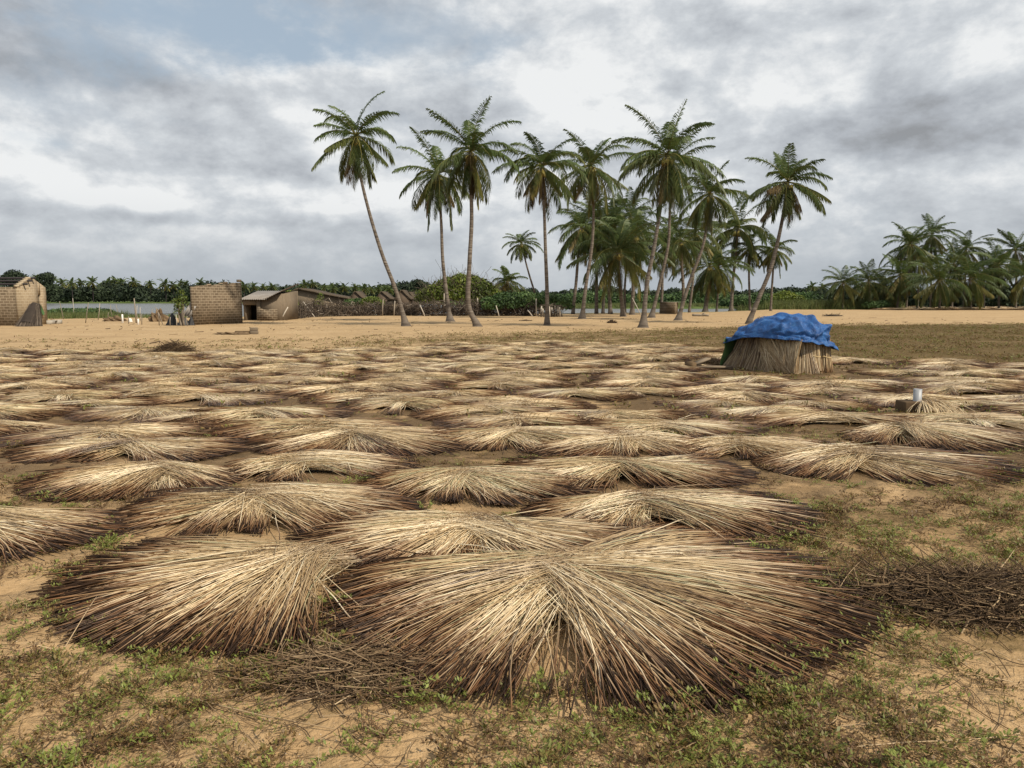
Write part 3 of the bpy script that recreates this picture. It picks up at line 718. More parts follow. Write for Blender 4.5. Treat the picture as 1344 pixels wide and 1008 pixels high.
# ------------------------------------------------------------------ coconut palms
def crown_mesh(seed, nf=30, L=3.1, hang=.45, upright=1.25, wind=.25, leaflen=.72, nl=58, dry=.15, lw=.029):
    g = np.random.default_rng(seed); VV, FF3, FF4, AA = [], [], [], []; base = 0
    for i in range(nf):
        f = i / (nf - 1)                                            # 0 young / upright .. 1 old / hanging
        az = i * 2.39996 + g.normal(0, .25)
        e0 = min(1.32, upright - f ** .74 * (upright + hang) + g.normal(0, .15 + .22 * f))
        bend = (.55 + .75 * math.sin(PI * min(1, f + .12)) + g.normal(0, .22))
        if f > .75: bend *= g.uniform(.35, .9)
        fold = max(0.0, f - .42)
        Lf = L * (.72 + .34 * math.sin(PI * min(1, f * .8 + .22))) * g.uniform(.78, 1.12)
        K = 15; s = np.linspace(0, 1, K)
        el = np.maximum(e0 - bend * (s ** 1.35), -1.50)
        azs = az + wind * s ** 2 * math.sin(2.6 - az)               # the breeze swings the tips one way
        dl = Lf / (K - 1)
        d = np.stack([np.cos(el) * np.cos(azs), np.cos(el) * np.sin(azs), np.sin(el)], -1)
        R = np.concatenate([[[0, 0, 0]], np.cumsum(d[:-1] * dl, 0)]) + np.array([0, 0, .12 * (1 - f)])
        tone = np.clip(.95 - .50 * f ** 1.5 + g.normal(0, .09), 0, 1)
        if f > .8 and g.random() < dry * 3: tone = g.uniform(.02, .25)
        V, q, tt, _ = tubes(R[None], (.035 * (1 - s * .9))[None], 3)
        VV.append(V); FF4.append(q + base); AA.append(np.full(len(V), np.clip(tone - .3, .12, .4))); base += len(V)
        ls = np.linspace(.13, 1.0, nl)
        ls = np.clip(ls + g.normal(0, .008, nl), .1, 1)
        for sd in (-1, 1):
            p = np.stack([np.interp(ls, s, R[:, c]) for c in range(3)], -1)
            tg = np.stack([np.interp(ls, s, d[:, c]) for c in range(3)], -1); tg /= np.linalg.norm(tg, axis=1, keepdims=True)
            azl = np.interp(ls, s, azs)
            side = np.stack([-np.sin(azl), np.cos(azl), 0 * azl], -1) * sd
            up = np.cross(tg, side) * -sd; up = np.where(up[:, 2:] < 0, -up, up)
            ll = leaflen * np.clip(np.sin(PI * (ls * .80 + .14)), .15, 1) ** .7 * g.uniform(.82, 1.12, nl) * (1 - .30 * fold)
            fw = .35 + .75 * ls ** 2 + 1.7 * fold
            vee = .30 * (1 - f) - .35 * f + g.normal(0, .10, nl)
            dd = side * (1 - .25 * ls[:, None]) + tg * fw[:, None] + up * vee[:, None]
            dd /= np.linalg.norm(dd, axis=1, keepdims=True)
            droop = (.62 + .35 * f + g.normal(0, .18, nl))[:, None] * np.array([0, 0, -1.0])
            m1 = p + dd * (ll * .5)[:, None] + droop * (ll * .18)[:, None]
            m2 = p + dd * (ll * .88)[:, None] + droop * (ll * .75)[:, None]
            w = tg * .5 + up * .35; w /= np.linalg.norm(w, axis=1, keepdims=True); w = w * (lw * g.uniform(.7, 1.2, nl))[:, None]
            v = np.stack([p - w * .5, p + w * .5, m1 - w, m1 + w, m2], 1).reshape(-1, 3)
            o = base + np.arange(nl)[:, None] * 5
            FF4.append(o + np.array([[0, 1, 3, 2]])); FF3.append(o + np.array([[2, 3, 4]]))
            tn = np.clip(tone + g.normal(0, .06, nl) - .10 * (ls > .9), 0, 1)
            VV.append(v); AA.append(np.repeat(tn, 5)); base += len(v)
    return mesh_np('crown', np.concatenate(VV), [np.concatenate(FF4), np.concatenate(FF3)], {'rnd': np.concatenate(AA)})
CROWNS = [crown_mesh(k + 1, nf_, L_, h_, u_, w_, dry=d_) for k, (nf_, L_, h_, u_, w_, d_) in enumerate([
    (34, 3.2, 1.42, 1.38, .25, .12), (33, 3.1, 1.32, 1.30, .35, .2), (34, 3.2, 1.35, 1.42, .2, .15), (32, 3.1, 1.3, 1.36, .3, .25), (35, 3.3, 1.25, 1.32, .15, .1), (36, 3.4, 1.35, 1.42, .3, .2),
    (31, 3.3, 1.45, 1.25, .4, .3), (35, 3.0, 1.38, 1.38, .2, .2), (30, 3.2, 1.2, 1.34, .3, .1), (34, 3.1, 1.4, 1.40, .35, .25), (26, 3.0, 1.1, 1.3, .2, .1), (28, 3.0, .9, 1.2, .2, .3)])]
YOUNG = [crown_mesh(11, 33, 4.4, 1.05, 1.42, .15, .95, 62, .05), crown_mesh(12, 34, 4.3, 1.2, 1.44, .15, .95, 62, .1), crown_mesh(13, 31, 4.6, 1.0, 1.47, .2, 1.0, 62, .05)]
FARC = [crown_mesh(21, 22, 3.4, .9, 1.3, .1, .9, 14, .0, .16), crown_mesh(22, 20, 3.2, 1.0, 1.3, .1, .9, 14, .0, .16), crown_mesh(23, 24, 3.3, 1.1, 1.35, .1, .9, 14, .0, .16)]
for me in CROWNS + YOUNG + FARC: me.materials.append(M_PALM)
def coco_mesh(seed):
    g = np.random.default_rng(seed); bm = bmesh.new()
    for i in range(9):
        a = g.uniform(0, 2 * PI); r = g.uniform(.16, .30)
        mt = bmesh.ops.create_icosphere(bm, subdivisions=2, radius=g.uniform(.10, .14))
        for v in mt['verts']: v.co.z *= 1.25; v.co += Vector((r * math.cos(a), r * math.sin(a), -.22 - g.uniform(0, .3)))
    for i in range(16):                                            # fibrous old sheath under the fronds
        pass
    me = bpy.data.meshes.new('coconut_cluster'); bm.to_mesh(me); bm.free()
    for p in me.polygons: p.use_smooth = True
    me.attributes.new('rnd', 'FLOAT', 'POINT').data.foreach_set('value', g.uniform(.2, .8, len(me.vertices)).astype(np.float32))
    me.materials.append(M_COCO); return me
COCO = [coco_mesh(1), coco_mesh(2)]
def bez(pts, n):
    """smooth curve through points (Catmull-Rom)"""
    P = np.asarray(pts, float); P = np.concatenate([[2 * P[0] - P[1]], P, [2 * P[-1] - P[-2]]])
    out = []; seg = len(P) - 3; per = max(2, n // seg)
    for i in range(seg):
        a, b, c, d = P[i:i + 4]
        for t in np.linspace(0, 1, per, endpoint=(i == seg - 1)):
            out.append(.5 * (2 * b + (c - a) * t + (2 * a - 5 * b + 4 * c - d) * t ** 2 + (-a + 3 * b - 3 * c + d) * t ** 3))
    return np.array(out)
GROVE = 1.18
def palm(base, path, crown, label, rb=.17, rt=.10, cs=1.0, rot=0.0, swell=3.0, Y=None, coco=True, lean_y=0.0, group='coconut palms', name='coconut_palm'):
    """base (px,py) on the ground; path = points up the trunk to the crown's heart"""
    p0 = G(*base) if Y is None else np.array([Z(base[0], 392, Y)[0], Y, 0.0])
    d0 = p0[1]
    pts = [np.zeros(3)]
    for i, (a, b) in enumerate(path):
        q = Z(a, b, d0 + lean_y * (i + 1) / len(path)) - p0; pts.append(q)
    C = bez(pts, 26); n = len(C)
    s = np.linspace(0, 1, n)
    rb, rt = rb * .80, rt * .80
    r = rb + (rt - rb) * s
    r = r * (1 + (swell - 1) * np.exp(-s * C[-1][2] / .32)) * (1 + .03 * np.sin(np.arange(n) * 2.3))
    r[-2:] *= 1.25
    o = thing(name, label, 'palm', p0, 0, group)
    C[0, 2] -= .12
    # refine near the foot so that the root bulge is round
    extra = [C[0] + (C[1] - C[0]) * f for f in (.25, .5, .75)]
    er = [rb * (1 + (swell - 1) * math.exp(-(C[-1][2] / (n - 1)) * f / .32)) for f in (.25, .5, .75)]
    C = np.concatenate([C[:1], extra, C[1:]]); r = np.concatenate([r[:1], er, r[1:]])
    V, q, t, _ = tubes(C[None], r[None], 12)
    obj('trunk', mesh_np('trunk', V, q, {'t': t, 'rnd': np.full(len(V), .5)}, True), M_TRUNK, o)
    c = obj('crown', crown, None, o, C[-1], rot); c.scale = (cs, cs, cs)
    tilt = C[-1] - C[-4]; c.rotation_euler = (-.35 * tilt[1] / (np.linalg.norm(tilt) + 1e-6), .35 * tilt[0] / (np.linalg.norm(tilt) + 1e-6), rot)
    if coco: obj('coconut_cluster', COCO[int(abs(base[0])) % 2], None, c)
    return o
palm((533, 428), [(521, 385), (502, 335), (485, 280), (472, 225), (467, 180)], CROWNS[0], 'tall palm with thin trunk bowed to the left, standing apart at the left', .16, .09, .96, .3)
palm((591, 422), [(586, 385), (581, 340), (579, 290), (575, 230)], CROWNS[1], 'palm with slim trunk whose crown tucks under its right neighbour', .19, .10, 1.12, 1.7)
palm((627, 428.5), [(615, 400), (616, 350), (619, 290), (618, 240), (618, 200)], CROWNS[2], 'straight palm with trunk kinked near a wide dark foot', .20, .10, .98, 2.9, 2.2)
palm((718, 427), [(718, 385), (716, 330), (714, 270), (711, 220)], CROWNS[3], 'very straight slim palm standing alone in the middle of the sand', .17, .085, 1.0, 4.1, 2.0)
palm((764, 418.6), [(769, 375), (777, 322), (779, 270), (776, 219)], CROWNS[4], 'slim palm leaning gently right at the left edge of the grove', .20, .10, 1.15, .9)
palm((844, 430), [(849, 374), (859, 322), (868, 265), (876, 205)], CROWNS[5], 'tallest grove palm with its foot nearest the weeds', .17, .09, 1.0, 5.2)
palm((855, 417), [(866, 372), (877, 322), (879, 280), (882, 218)], CROWNS[6], 'palm with bowed trunk just behind the tallest grove palm', .20, .11, 1.15, .4)
palm((890, 420.6), [(897, 396), (907, 365), (922, 325), (928, 291), (931, 256)], CROWNS[7], 'palm with trunk sweeping right in an S above the brick cube', .19, .10, 1.0, 3.3)
palm((959.5, 408), [(962, 369), (966, 330), (968, 300)], CROWNS[8], 'stout straight palm at the right side of the grove', .28, .17, 1.75, 1.1, 2.0)
palm((982, 425), [(996, 391), (1012, 351), (1023, 307), (1029, 275), (1034, 240)], CROWNS[9], 'palm leaning hard to the right above the blue tarp stack', .19, .11, .98, 2.2, 1.8)
palm((709, 408), [(702, 385), (693, 355), (684, 320)], CROWNS[10], 'small palm with thin trunk leaning left between the two straight palms', .15, .10, .78, .5, 1.4, Y=84)
palm((667, 411), [(667, 390), (666, 370)], CROWNS[11], 'stubby palm whose spiky crown rises behind the big shrub', .2, .15, .85, 2.0, 1.3, Y=80, coco=False)
# grove behind
palm((752, 414), [(756, 372), (759, 335), (763, 300)], YOUNG[1], 'dark palm at the left of the grove with drooping left fronds', .22, .15, GROVE * .88, .7, 1.4, Y=82)
palm((783, 413), [(783, 370), (783, 330), (784, 290)], YOUNG[2], 'grove palm with upright trunk left of the low bushy palm', .24, .17, GROVE * .85, 1.9, 1.4, Y=84)
palm((791.5, 413), [(793, 380), (795, 345), (797, 305)], YOUNG[0], 'slender grove palm second from the left in the shade', .22, .15, GROVE * .9, 3.9, 1.4, Y=86)
palm((801.5, 413.5), [(800, 380), (802, 340), (806, 300)], YOUNG[1], 'thick trunk palm beside the low bushy palm', .26, .18, GROVE * .9, 5.1, 1.6, Y=83)
palm((818, 415.5), [(815, 385), (812, 355), (811, 332)], YOUNG[0], 'low bushy palm with reddish trunk in front of the grove', .24, .17, GROVE * .98, .2, 1.9)
palm((821, 410), [(820, 380), (823, 340), (827, 285)], YOUNG[2], 'dark thin palm behind the low bushy palm', .17, .14, GROVE * .85, 2.5, 1.2, Y=90)
palm((830, 413.5), [(831, 380), (831, 345), (834, 310)], YOUNG[1], 'palm with swollen pale foot right of the low bushy palm', .26, .18, GROVE * .88, 1.3, 1.9, Y=79)
palm((868, 410), [(869, 380), (870, 350), (873, 320)], YOUNG[2], 'palm rising behind the brick cube', .22, .16, GROVE * .85, 4.4, 1.2, Y=88)
palm((893, 412), [(897, 388), (895, 350), (894, 318)], YOUNG[0], 'bushy palm right of the brick cube, beside the S shaped palm', .22, .16, GROVE * .82, 3.1, 1.5, Y=80)
palm((926, 408.5), [(929, 380), (931, 350)], YOUNG[1], 'short thick palm with broad foot on the far shore sand', .34, .22, GROVE * .95, 5.6, 1.8, Y=97)
palm((941, 409), [(942, 385), (943, 352)], YOUNG[2], 'thin short palm between the broad footed palm and the stout palm', .18, .14, GROVE * .85, .9, 1.3, Y=99)
palm((1012, 404), [(1013, 380), (1015, 350), (1016, 328)], CROWNS[1], 'small dark palm seen behind the hard leaning palm', .2, .14, 1.1, 1.5, 1.3, Y=104)
palm((985, 404), [(983, 360), (984, 325)], YOUNG[1], 'palm half hidden behind the stout straight palm', .2, .14, GROVE * .72, 2.9, 1.3, Y=106)
palm((905, 408), [(910, 360), (912, 305)], YOUNG[1], 'palm in deep shade behind the S shaped palm', .2, .14, GROVE * .85, 0.1, 1.3, Y=92)
# right-hand grove
RG = [((1107, 402), (1106, 371), YOUNG[0], 118, .80, 'leftmost low palm of the right-hand grove'),
 ((1141, 402), (1140, 369), YOUNG[2], 118, .84, 'second low palm from the left in the right-hand grove'),
 ((1178, 401), (1182, 362), YOUNG[1], 117, .98, 'dark trunked palm at the left of the tall right-hand pair'),
 ((1222, 401), (1223, 309), YOUNG[1], 126, .90, 'tallest palm of the right-hand grove'),
 ((1190, 401), (1195, 321), CROWNS[4], 122, 1.28, 'tall palm just left of the tallest right-hand palm'),
 ((1266, 401), (1268, 326), YOUNG[0], 128, .84, 'tall palm just right of the tallest right-hand palm'),
 ((1234, 402), (1233, 368), YOUNG[0], 112, 1.05, 'low broad palm whose yellow fronds touch the ground'),
 ((1275, 402), (1273, 366), YOUNG[2], 113, 1.05, 'low broad palm beside the reed screen'),
 ((1312, 401), (1309, 350), YOUNG[1], 116, 1.0, 'mid height palm behind the standing reed bundles'),
 ((1334, 401), (1333, 329), CROWNS[2], 124, 1.25, 'slender palm near the right frame edge'),
 ((1348, 401), (1346, 362), YOUNG[0], 114, 1.0, 'low palm cut by the right frame edge'),
 ((1205, 401), (1206, 345), YOUNG[2], 124, .95, 'shaded palm filling the middle of the right-hand grove'),
 ((1250, 401), (1252, 345), YOUNG[1], 126, .9, 'shaded palm behind the low broad palms'),
 ((1160, 401), (1160, 378), YOUNG[1], 121, .8, 'third low palm from the left in the right-hand grove'),
 ((1292, 401), (1291, 352), YOUNG[0], 127, .85, 'shaded palm between the tall palm and the frame edge')]
for i, (b, h, cr, Y, cs, lab) in enumerate(RG):
    palm(b, [((b[0] + h[0]) / 2, (b[1] + h[1]) / 2), h], cr, lab, .20, .15, cs * 1.16, i * 1.7, 1.3, Y=Y, coco=False, group='palms of the right-hand grove')

# ------------------------------------------------------------------ foliage masses
def leaf_cloud(lobes, n, size, seed, flat=.35, shell=.6, tone=(.1, .9)):
    """lobes: (x,y,z, rx,ry,rz); leaves scattered in the lobes' outer shells"""
    g = np.random.default_rng(seed); lobes = np.asarray(lobes, float)
    w = lobes[:, 3] * lobes[:, 5] + lobes[:, 4] * lobes[:, 5]; w = w / w.sum()
    s = g.choice(len(lobes), n, p=w)
    d = g.normal(0, 1, (n, 3)); d /= np.linalg.norm(d, axis=1, keepdims=True)
    d[:, 2] = np.where(d[:, 2] < -.5, -d[:, 2], d[:, 2])
    r = (shell + (1 - shell) * g.random(n) ** .5)[:, None] * (1 + .10 * g.normal(0, 1, n))[:, None]
    c = lobes[s, :3] + d * r * lobes[s, 3:]
    nn = d + g.normal(0, .6, (n, 3)); nn /= np.linalg.norm(nn, axis=1, keepdims=True)
    a = np.cross(nn, g.normal(0, 1, (n, 3))); a /= np.linalg.norm(a, axis=1, keepdims=True); b = np.cross(nn, a)
    S = (size * g.uniform(.6, 1.4, n))[:, None]
    V = np.stack([c - a * S, c - b * S * .45, c + a * S, c + b * S * .45], 1).reshape(-1, 3)
    lt = g.normal(0, .14, len(lobes))
    tn = np.clip(tone[0] + (tone[1] - tone[0]) * g.random(n) + lt[s], 0, 1)
    return V, np.repeat(tn, 4)
def cloud_obj(name, lobes, n, size, seed, mat, parent=None, **kw):
    V, A = leaf_cloud(lobes, n, size, seed, **kw)
    return obj(name, mesh_np(name, V, np.arange(len(V)).reshape(-1, 4), {'rnd': A}), mat, parent)

def far_line(seed, px0, px1, Y, hlo, hhi, step, depth, n, size, mat, name, z0=-.3):
    g = np.random.default_rng(seed); lobes = []
    px = px0
    while px < px1:
        for k in range(2):
            yy = Y + g.uniform(0, depth); h = g.uniform(hlo, hhi) * (1 + .15 * math.sin(px * .05))
            x = (px + g.uniform(-4, 4) - CX) / FPX * yy
            r = h * g.uniform(.45, .75)
            lobes.append((x, yy, z0 + h * .5, r, r, h * .55))
            lobes.append((x + g.normal(0, r * .6), yy - 1, z0 + h * .25, r * .8, r * .8, h * .3))
        px += step
    return kind(cloud_obj(name, lobes, n, size, seed, mat), 'stuff')
far_line(1, -120, 560, 356, 6.2, 8.6, 6, 40, 60000, .85, M_FARTREE, 'far_woodland')
far_line(2, 250, 1110, 420, 5, 7.6, 7, 60, 45000, 1.0, M_FARTREE, 'distant_woodland')
far_line(3, 636, 1110, 172, 1.9, 3.1, 4, 16, 50000, .30, M_BANK, 'far_bank_bushes', -.1)
far_line(4, 1085, 1500, 132, 2.5, 4.2, 6, 18, 32000, .35, M_FARTREE, 'grove_undergrowth', -.1)
gf = np.random.default_rng(9)
FP = [(48, 364), (20, 366), (66, 366), (82, 370), (94, 371), (106, 369.5), (121, 369), (142, 371), (151, 368), (160, 371), (175, 369), (197, 371), (217, 372), (227, 373), (237, 370), (244, 373), (263, 370), (320, 374), (333, 375), (345, 375), (357, 375),
      (400, 373), (410, 371), (425, 376), (437, 377), (452, 376), (466, 376), (478, 378), (487, 379), (496, 378), (505, 379), (511, 379), (548, 377), (556, 376), (600, 378), (900, 382), (950, 381), (1066, 375), (1080, 376)]
for i, (px, py) in enumerate(FP):
    Y = 352 + gf.uniform(0, 30) if px < 300 else 300 + gf.uniform(0, 60)
    if 395 < px < 415: Y = 210
    q = Z(px, py + 1.2, Y); cs = gf.uniform(.78, 1.15) * (Y / 350)
    o = thing('distant_palm', 'tiny dark palm rising from the wood across the lake', 'palm', (q[0], q[1], 0), 0, 'palms across the lake')
    V, qd, t, _ = tubes(np.array([[[0, 0, -.5], [.1, 0, q[2] * .5], [0, 0, q[2]]]]), np.array([[.22, .18, .15]]), 5)
    obj('trunk', mesh_np('trunk', V, qd, {'t': t, 'rnd': np.full(len(V), .5)}), M_DARKPOLE, o)
    c = obj('crown', FARC[i % 3], None, o, (0, 0, q[2]), gf.uniform(0, 6)); c.scale = (cs, cs, cs)

def grass_patch(name, pts, n, h, seed, w=.012, kind_='stuff', mat=None):
    """blades scattered about the listed (x, y, radius_x, radius_y) spots"""
    g = np.random.default_rng(seed); pts = np.asarray(pts, float)
    wgt = pts[:, 2] * pts[:, 3]; s = g.choice(len(pts), n, p=wgt / wgt.sum())
    a = g.uniform(0, 2 * PI, n); r = np.sqrt(g.random(n))
    x = pts[s, 0] + pts[s, 2] * r * np.cos(a); y = pts[s, 1] + pts[s, 3] * r * np.sin(a); z = np.maximum(hg(x, y), -.5)
    H = h * g.uniform(.5, 1.2, n); b = g.uniform(0, 2 * PI, n); lean = np.abs(g.normal(0, .35, n)) * H
    k = 4; t = np.linspace(0, 1, k)[None, :]
    P = np.stack([x[:, None] + lean[:, None] * np.cos(b)[:, None] * t ** 2, y[:, None] + lean[:, None] * np.sin(b)[:, None] * t ** 2, z[:, None] + H[:, None] * t], -1)
    V, q, tt, idx = tubes(P, w * (1 - .9 * t) * g.uniform(.6, 1.3, n)[:, None], 3)
    me = mesh_np(name, V, q, {'rnd': np.clip(g.normal(.5, .22, n), 0, 1)[idx], 't': tt})
    return kind(obj(name, me, mat or M_GRASS), 'stuff')
spots = []
for px in np.linspace(60, 128, 12): p = Z(px, 392, 68 + rng.uniform(-3, 4)); spots.append((p[0], p[1], 2.2, 2.5))
grass_patch('lake_bank_grass', spots, 4600, .42, 1, .022)
spots = []
for px in np.linspace(130, 250, 16): p = Z(px, 392, 68 + rng.uniform(-3, 3)); spots.append((p[0], p[1], 1.2, 1.6))
grass_patch('lake_bank_scrub', spots, 1500, .32, 6, .02)
spots = []
for px, w in [(78, 2), (84, 3), (92, 4), (100, 4), (108, 4), (116, 4), (124, 3.5), (131, 2.5)]: p = Z(px, 392, 100); spots.append((p[0], p[1], w * .45, 3))
for px in range(134, 168, 5): p = Z(px, 392, 98); spots.append((p[0], p[1], .6, .6))
def island():
    lb = [(x, y, -.3, rx, ry, .62) for x, y, rx, ry in spots[:8]]
    o = cloud_obj('island_reeds', lb, 7000, .22, 71, M_BANK, tone=(.15, .8)); kind(o, 'stuff')
island()
grass_patch('island_reed_tips', spots, 2600, .75, 2, .03)
spots = []
for px in np.linspace(985, 1165, 30): p = Z(px, 392, 121 + rng.uniform(-2, 4)); spots.append((p[0], p[1], 2.5, 2.5))
grass_patch('tall_shore_grass', spots, 14000, 1.35, 3, .03)
spots = []
for px in np.linspace(700, 1000, 60): p = Z(px, 392, 166 + rng.uniform(-2, 3)); spots.append((p[0], p[1], 3.5, 2.5))
grass_patch('far_bank_grass', spots, 11000, .7, 4, .05)

def shrub(name, label, px, py, lobes, n, leaf, seed, mat, group=None, branches=6, Y=None, vines=0, cat='shrub'):
    p = G(px, py) if Y is None else np.array([Z(px, 392, Y)[0], Y, 0])
    o = thing(name, label, cat, p, 0, group)
    cloud_obj('crown', lobes, n, leaf, seed, mat, o)
    g = np.random.default_rng(seed + 9); mb = MB()
    for i in range(branches):
        l = lobes[i % len(lobes)]; tip = np.array(l[:3]) + g.normal(0, .15, 3)
        b0 = np.array([g.normal(0, .08), g.normal(0, .08), -.05])
        mb.tube(bez([b0, b0 * .5 + tip * .5 + g.normal(0, .1, 3) * [1, 1, 0], tip], 9), np.linspace(.07, .02, 9 if False else len(bez([b0, tip * .5, tip], 9))), 6, g.uniform(.2, .6))
    obj('branches', mb.mesh('branches', True), M_WOOD, o)
    if vines:
        L = np.asarray(lobes); s = g.integers(0, len(L), vines)
        d = g.normal(0, 1, (vines, 3)); d[:, 2] = np.abs(d[:, 2]); d[:, 1] = -np.abs(d[:, 1]); d /= np.linalg.norm(d, axis=1, keepdims=True)
        c = L[s, :3] + d * L[s, 3:] * 1.02
        k = 5; t = np.linspace(0, 1, k)[None, :, None]; e = d + g.normal(0, .8, (vines, 3)); e[:, 2] = np.abs(e[:, 2]) + .3
        P = c[:, None] + e[:, None] * t * g.uniform(.15, .7, vines)[:, None, None] + g.normal(0, .05, (vines, k, 3))
        V, q, tt, idx = tubes(P, np.full((vines, k), .014), 3)
        obj('dry_vines', mesh_np('dry_vines', V, q, {'rnd': np.clip(g.normal(.6, .2, vines), 0, 1)[idx], 't': tt}), M_TWIG, o)
    return o
shrub('large_shrub', 'big rounded green shrub overgrown with dry brown vines, behind the brush fence', 604, 415,
      [(-3.2, .3, 1.7, 1.3, 1.2, .9), (-2.2, 0, 2.1, 1.3, 1.3, 1.0), (-1.0, .3, 2.6, 1.5, 1.4, 1.1), (.3, .2, 2.9, 1.5, 1.4, 1.1), (1.2, .2, 2.7, 1.5, 1.3, 1.1), (2.2, 0, 2.2, 1.4, 1.2, 1.1),
       (3.2, .2, 1.6, 1.1, 1.1, 1.0), (-.2, -.4, 1.9, 1.9, 1.0, .9), (1.6, -.4, 1.5, 1.3, .9, .9), (-2.6, -.3, 1.4, 1.0, .8, .7)], 19000, .15, 31, M_SHRUB, vines=420, branches=10, Y=78)
shrub('dark_shrub', 'dark green bush right of the large shrub, below the stubby palm', 668, 411, [(0, 0, 1.2, 2.0, 1.2, 1.0), (1.6, .3, 1.3, 1.6, 1.2, .9), (3.2, .2, 1.2, 1.5, 1.1, .9), (-1.6, 0, 1.0, 1.2, 1, .8), (4.6, .2, 1.0, 1.4, 1, .8)], 9000, .14, 32, M_BANK, Y=74)
shrub('leafy_sapling', 'small leafy sapling with pale stem in front of the lake', 238, 427.5, [(0, 0, 1.25, .42, .4, .45), (-.12, 0, .95, .3, .3, .4), (.12, 0, 1.6, .35, .3, .28), (.1, 0, 1.95, .22, .2, .18), (.28, 0, 1.3, .22, .2, .25), (-.3, 0, 1.4, .25, .2, .22)], 620, .075, 33, M_SHRUB, cat='sapling', branches=6)
shrub('garden_bush', 'bright green bush in front of the long mud house', 380, 415, [(0, 0, 1.6, .65, .5, .55), (.3, 0, 1.15, .55, .5, .5), (-.35, 0, 1.3, .5, .5, .5), (.05, 0, 2.0, .42, .4, .35)], 2300, .09, 34, M_SHRUB)
shrub('climbing_bush', 'thin bush climbing the wall of the long mud house', 418, 413, [(0, 0, 1.3, .5, .3, .5), (.2, 0, 1.75, .3, .3, .4), (-.2, 0, .9, .5, .3, .4)], 260, .10, 35, M_SHRUB, branches=5, Y=75)
shrub('yellow_green_bush', 'yellow-green bush in front of the peaked huts', 488, 413, [(0, 0, 1.35, .9, .6, .45), (.7, 0, 1.15, .6, .5, .35), (-.7, 0, 1.15, .6, .5, .35)], 1900, .10, 36, M_SHRUB, Y=76)
shrub('low_green_bush', 'low dark green bush left of the yellow-green bush', 461, 413, [(0, 0, 1.15, .8, .5, .45), (.6, 0, 1.25, .5, .5, .4)], 1300, .10, 37, M_BANK, Y=76)
shrub('shore_bush', 'dark shore bush just left of the hard leaning palm', 975, 404, [(0, 0, 1.1, 2.2, 1.4, 1.0), (2.2, 0, 1.3, 1.8, 1.2, 1.1), (-2.2, 0, .8, 1.4, 1, .7)], 8000, .18, 38, M_BANK, Y=122)
shrub('shore_bush', 'yellowish shore bush just right of the hard leaning palm', 1030, 403, [(0, 0, 1.5, 1.9, 1.3, 1.2), (1.6, 0, 1.2, 1.6, 1.2, 1.0), (-1.8, 0, 1.2, 1.4, 1, .9)], 8000, .18, 39, M_SHRUB, Y=124)
shrub('shore_bush', 'spiky grey-green bush at the left foot of the right-hand grove', 1148, 402, [(0, 0, .6, 1.6, 1.0, .6), (1.2, 0, .7, 1.0, 1.0, .6)], 2600, .16, 40, M_BANK, Y=116)
shrub('round_tree', 'round dark tree seen through the bare roof of the left house', 20, 400, [(0, 0, 9.0, 4.2, 3, 3.2), (-3, 0, 8.0, 3.0, 3, 2.4), (3, 0, 8.2, 3, 3, 2.4)], 2600, .5, 41, M_FARTREE, Y=300, cat='tree')
shrub('round_tree', 'round dark tree just right of the left house gable', 60, 400, [(0, 0, 8.3, 3.0, 3, 2.6), (1.2, 0, 9.6, 2.2, 3, 1.8), (0, 0, 4.5, 3.2, 3, 3.0), (3.5, 0, 4.5, 3, 3, 2.6)], 2800, .5, 42, M_FARTREE, Y=300, cat='tree')
shrub('round_tree', 'round dark tree beyond the left flank of the large shrub', 549, 400, [(0, 0, 6.2, 2.4, 2, 1.6), (1.6, 0, 5.6, 2.0, 2, 1.5), (-1.6, 0, 5.3, 1.8, 2, 1.3)], 1800, .4, 43, M_FARTREE, Y=260, cat='tree')

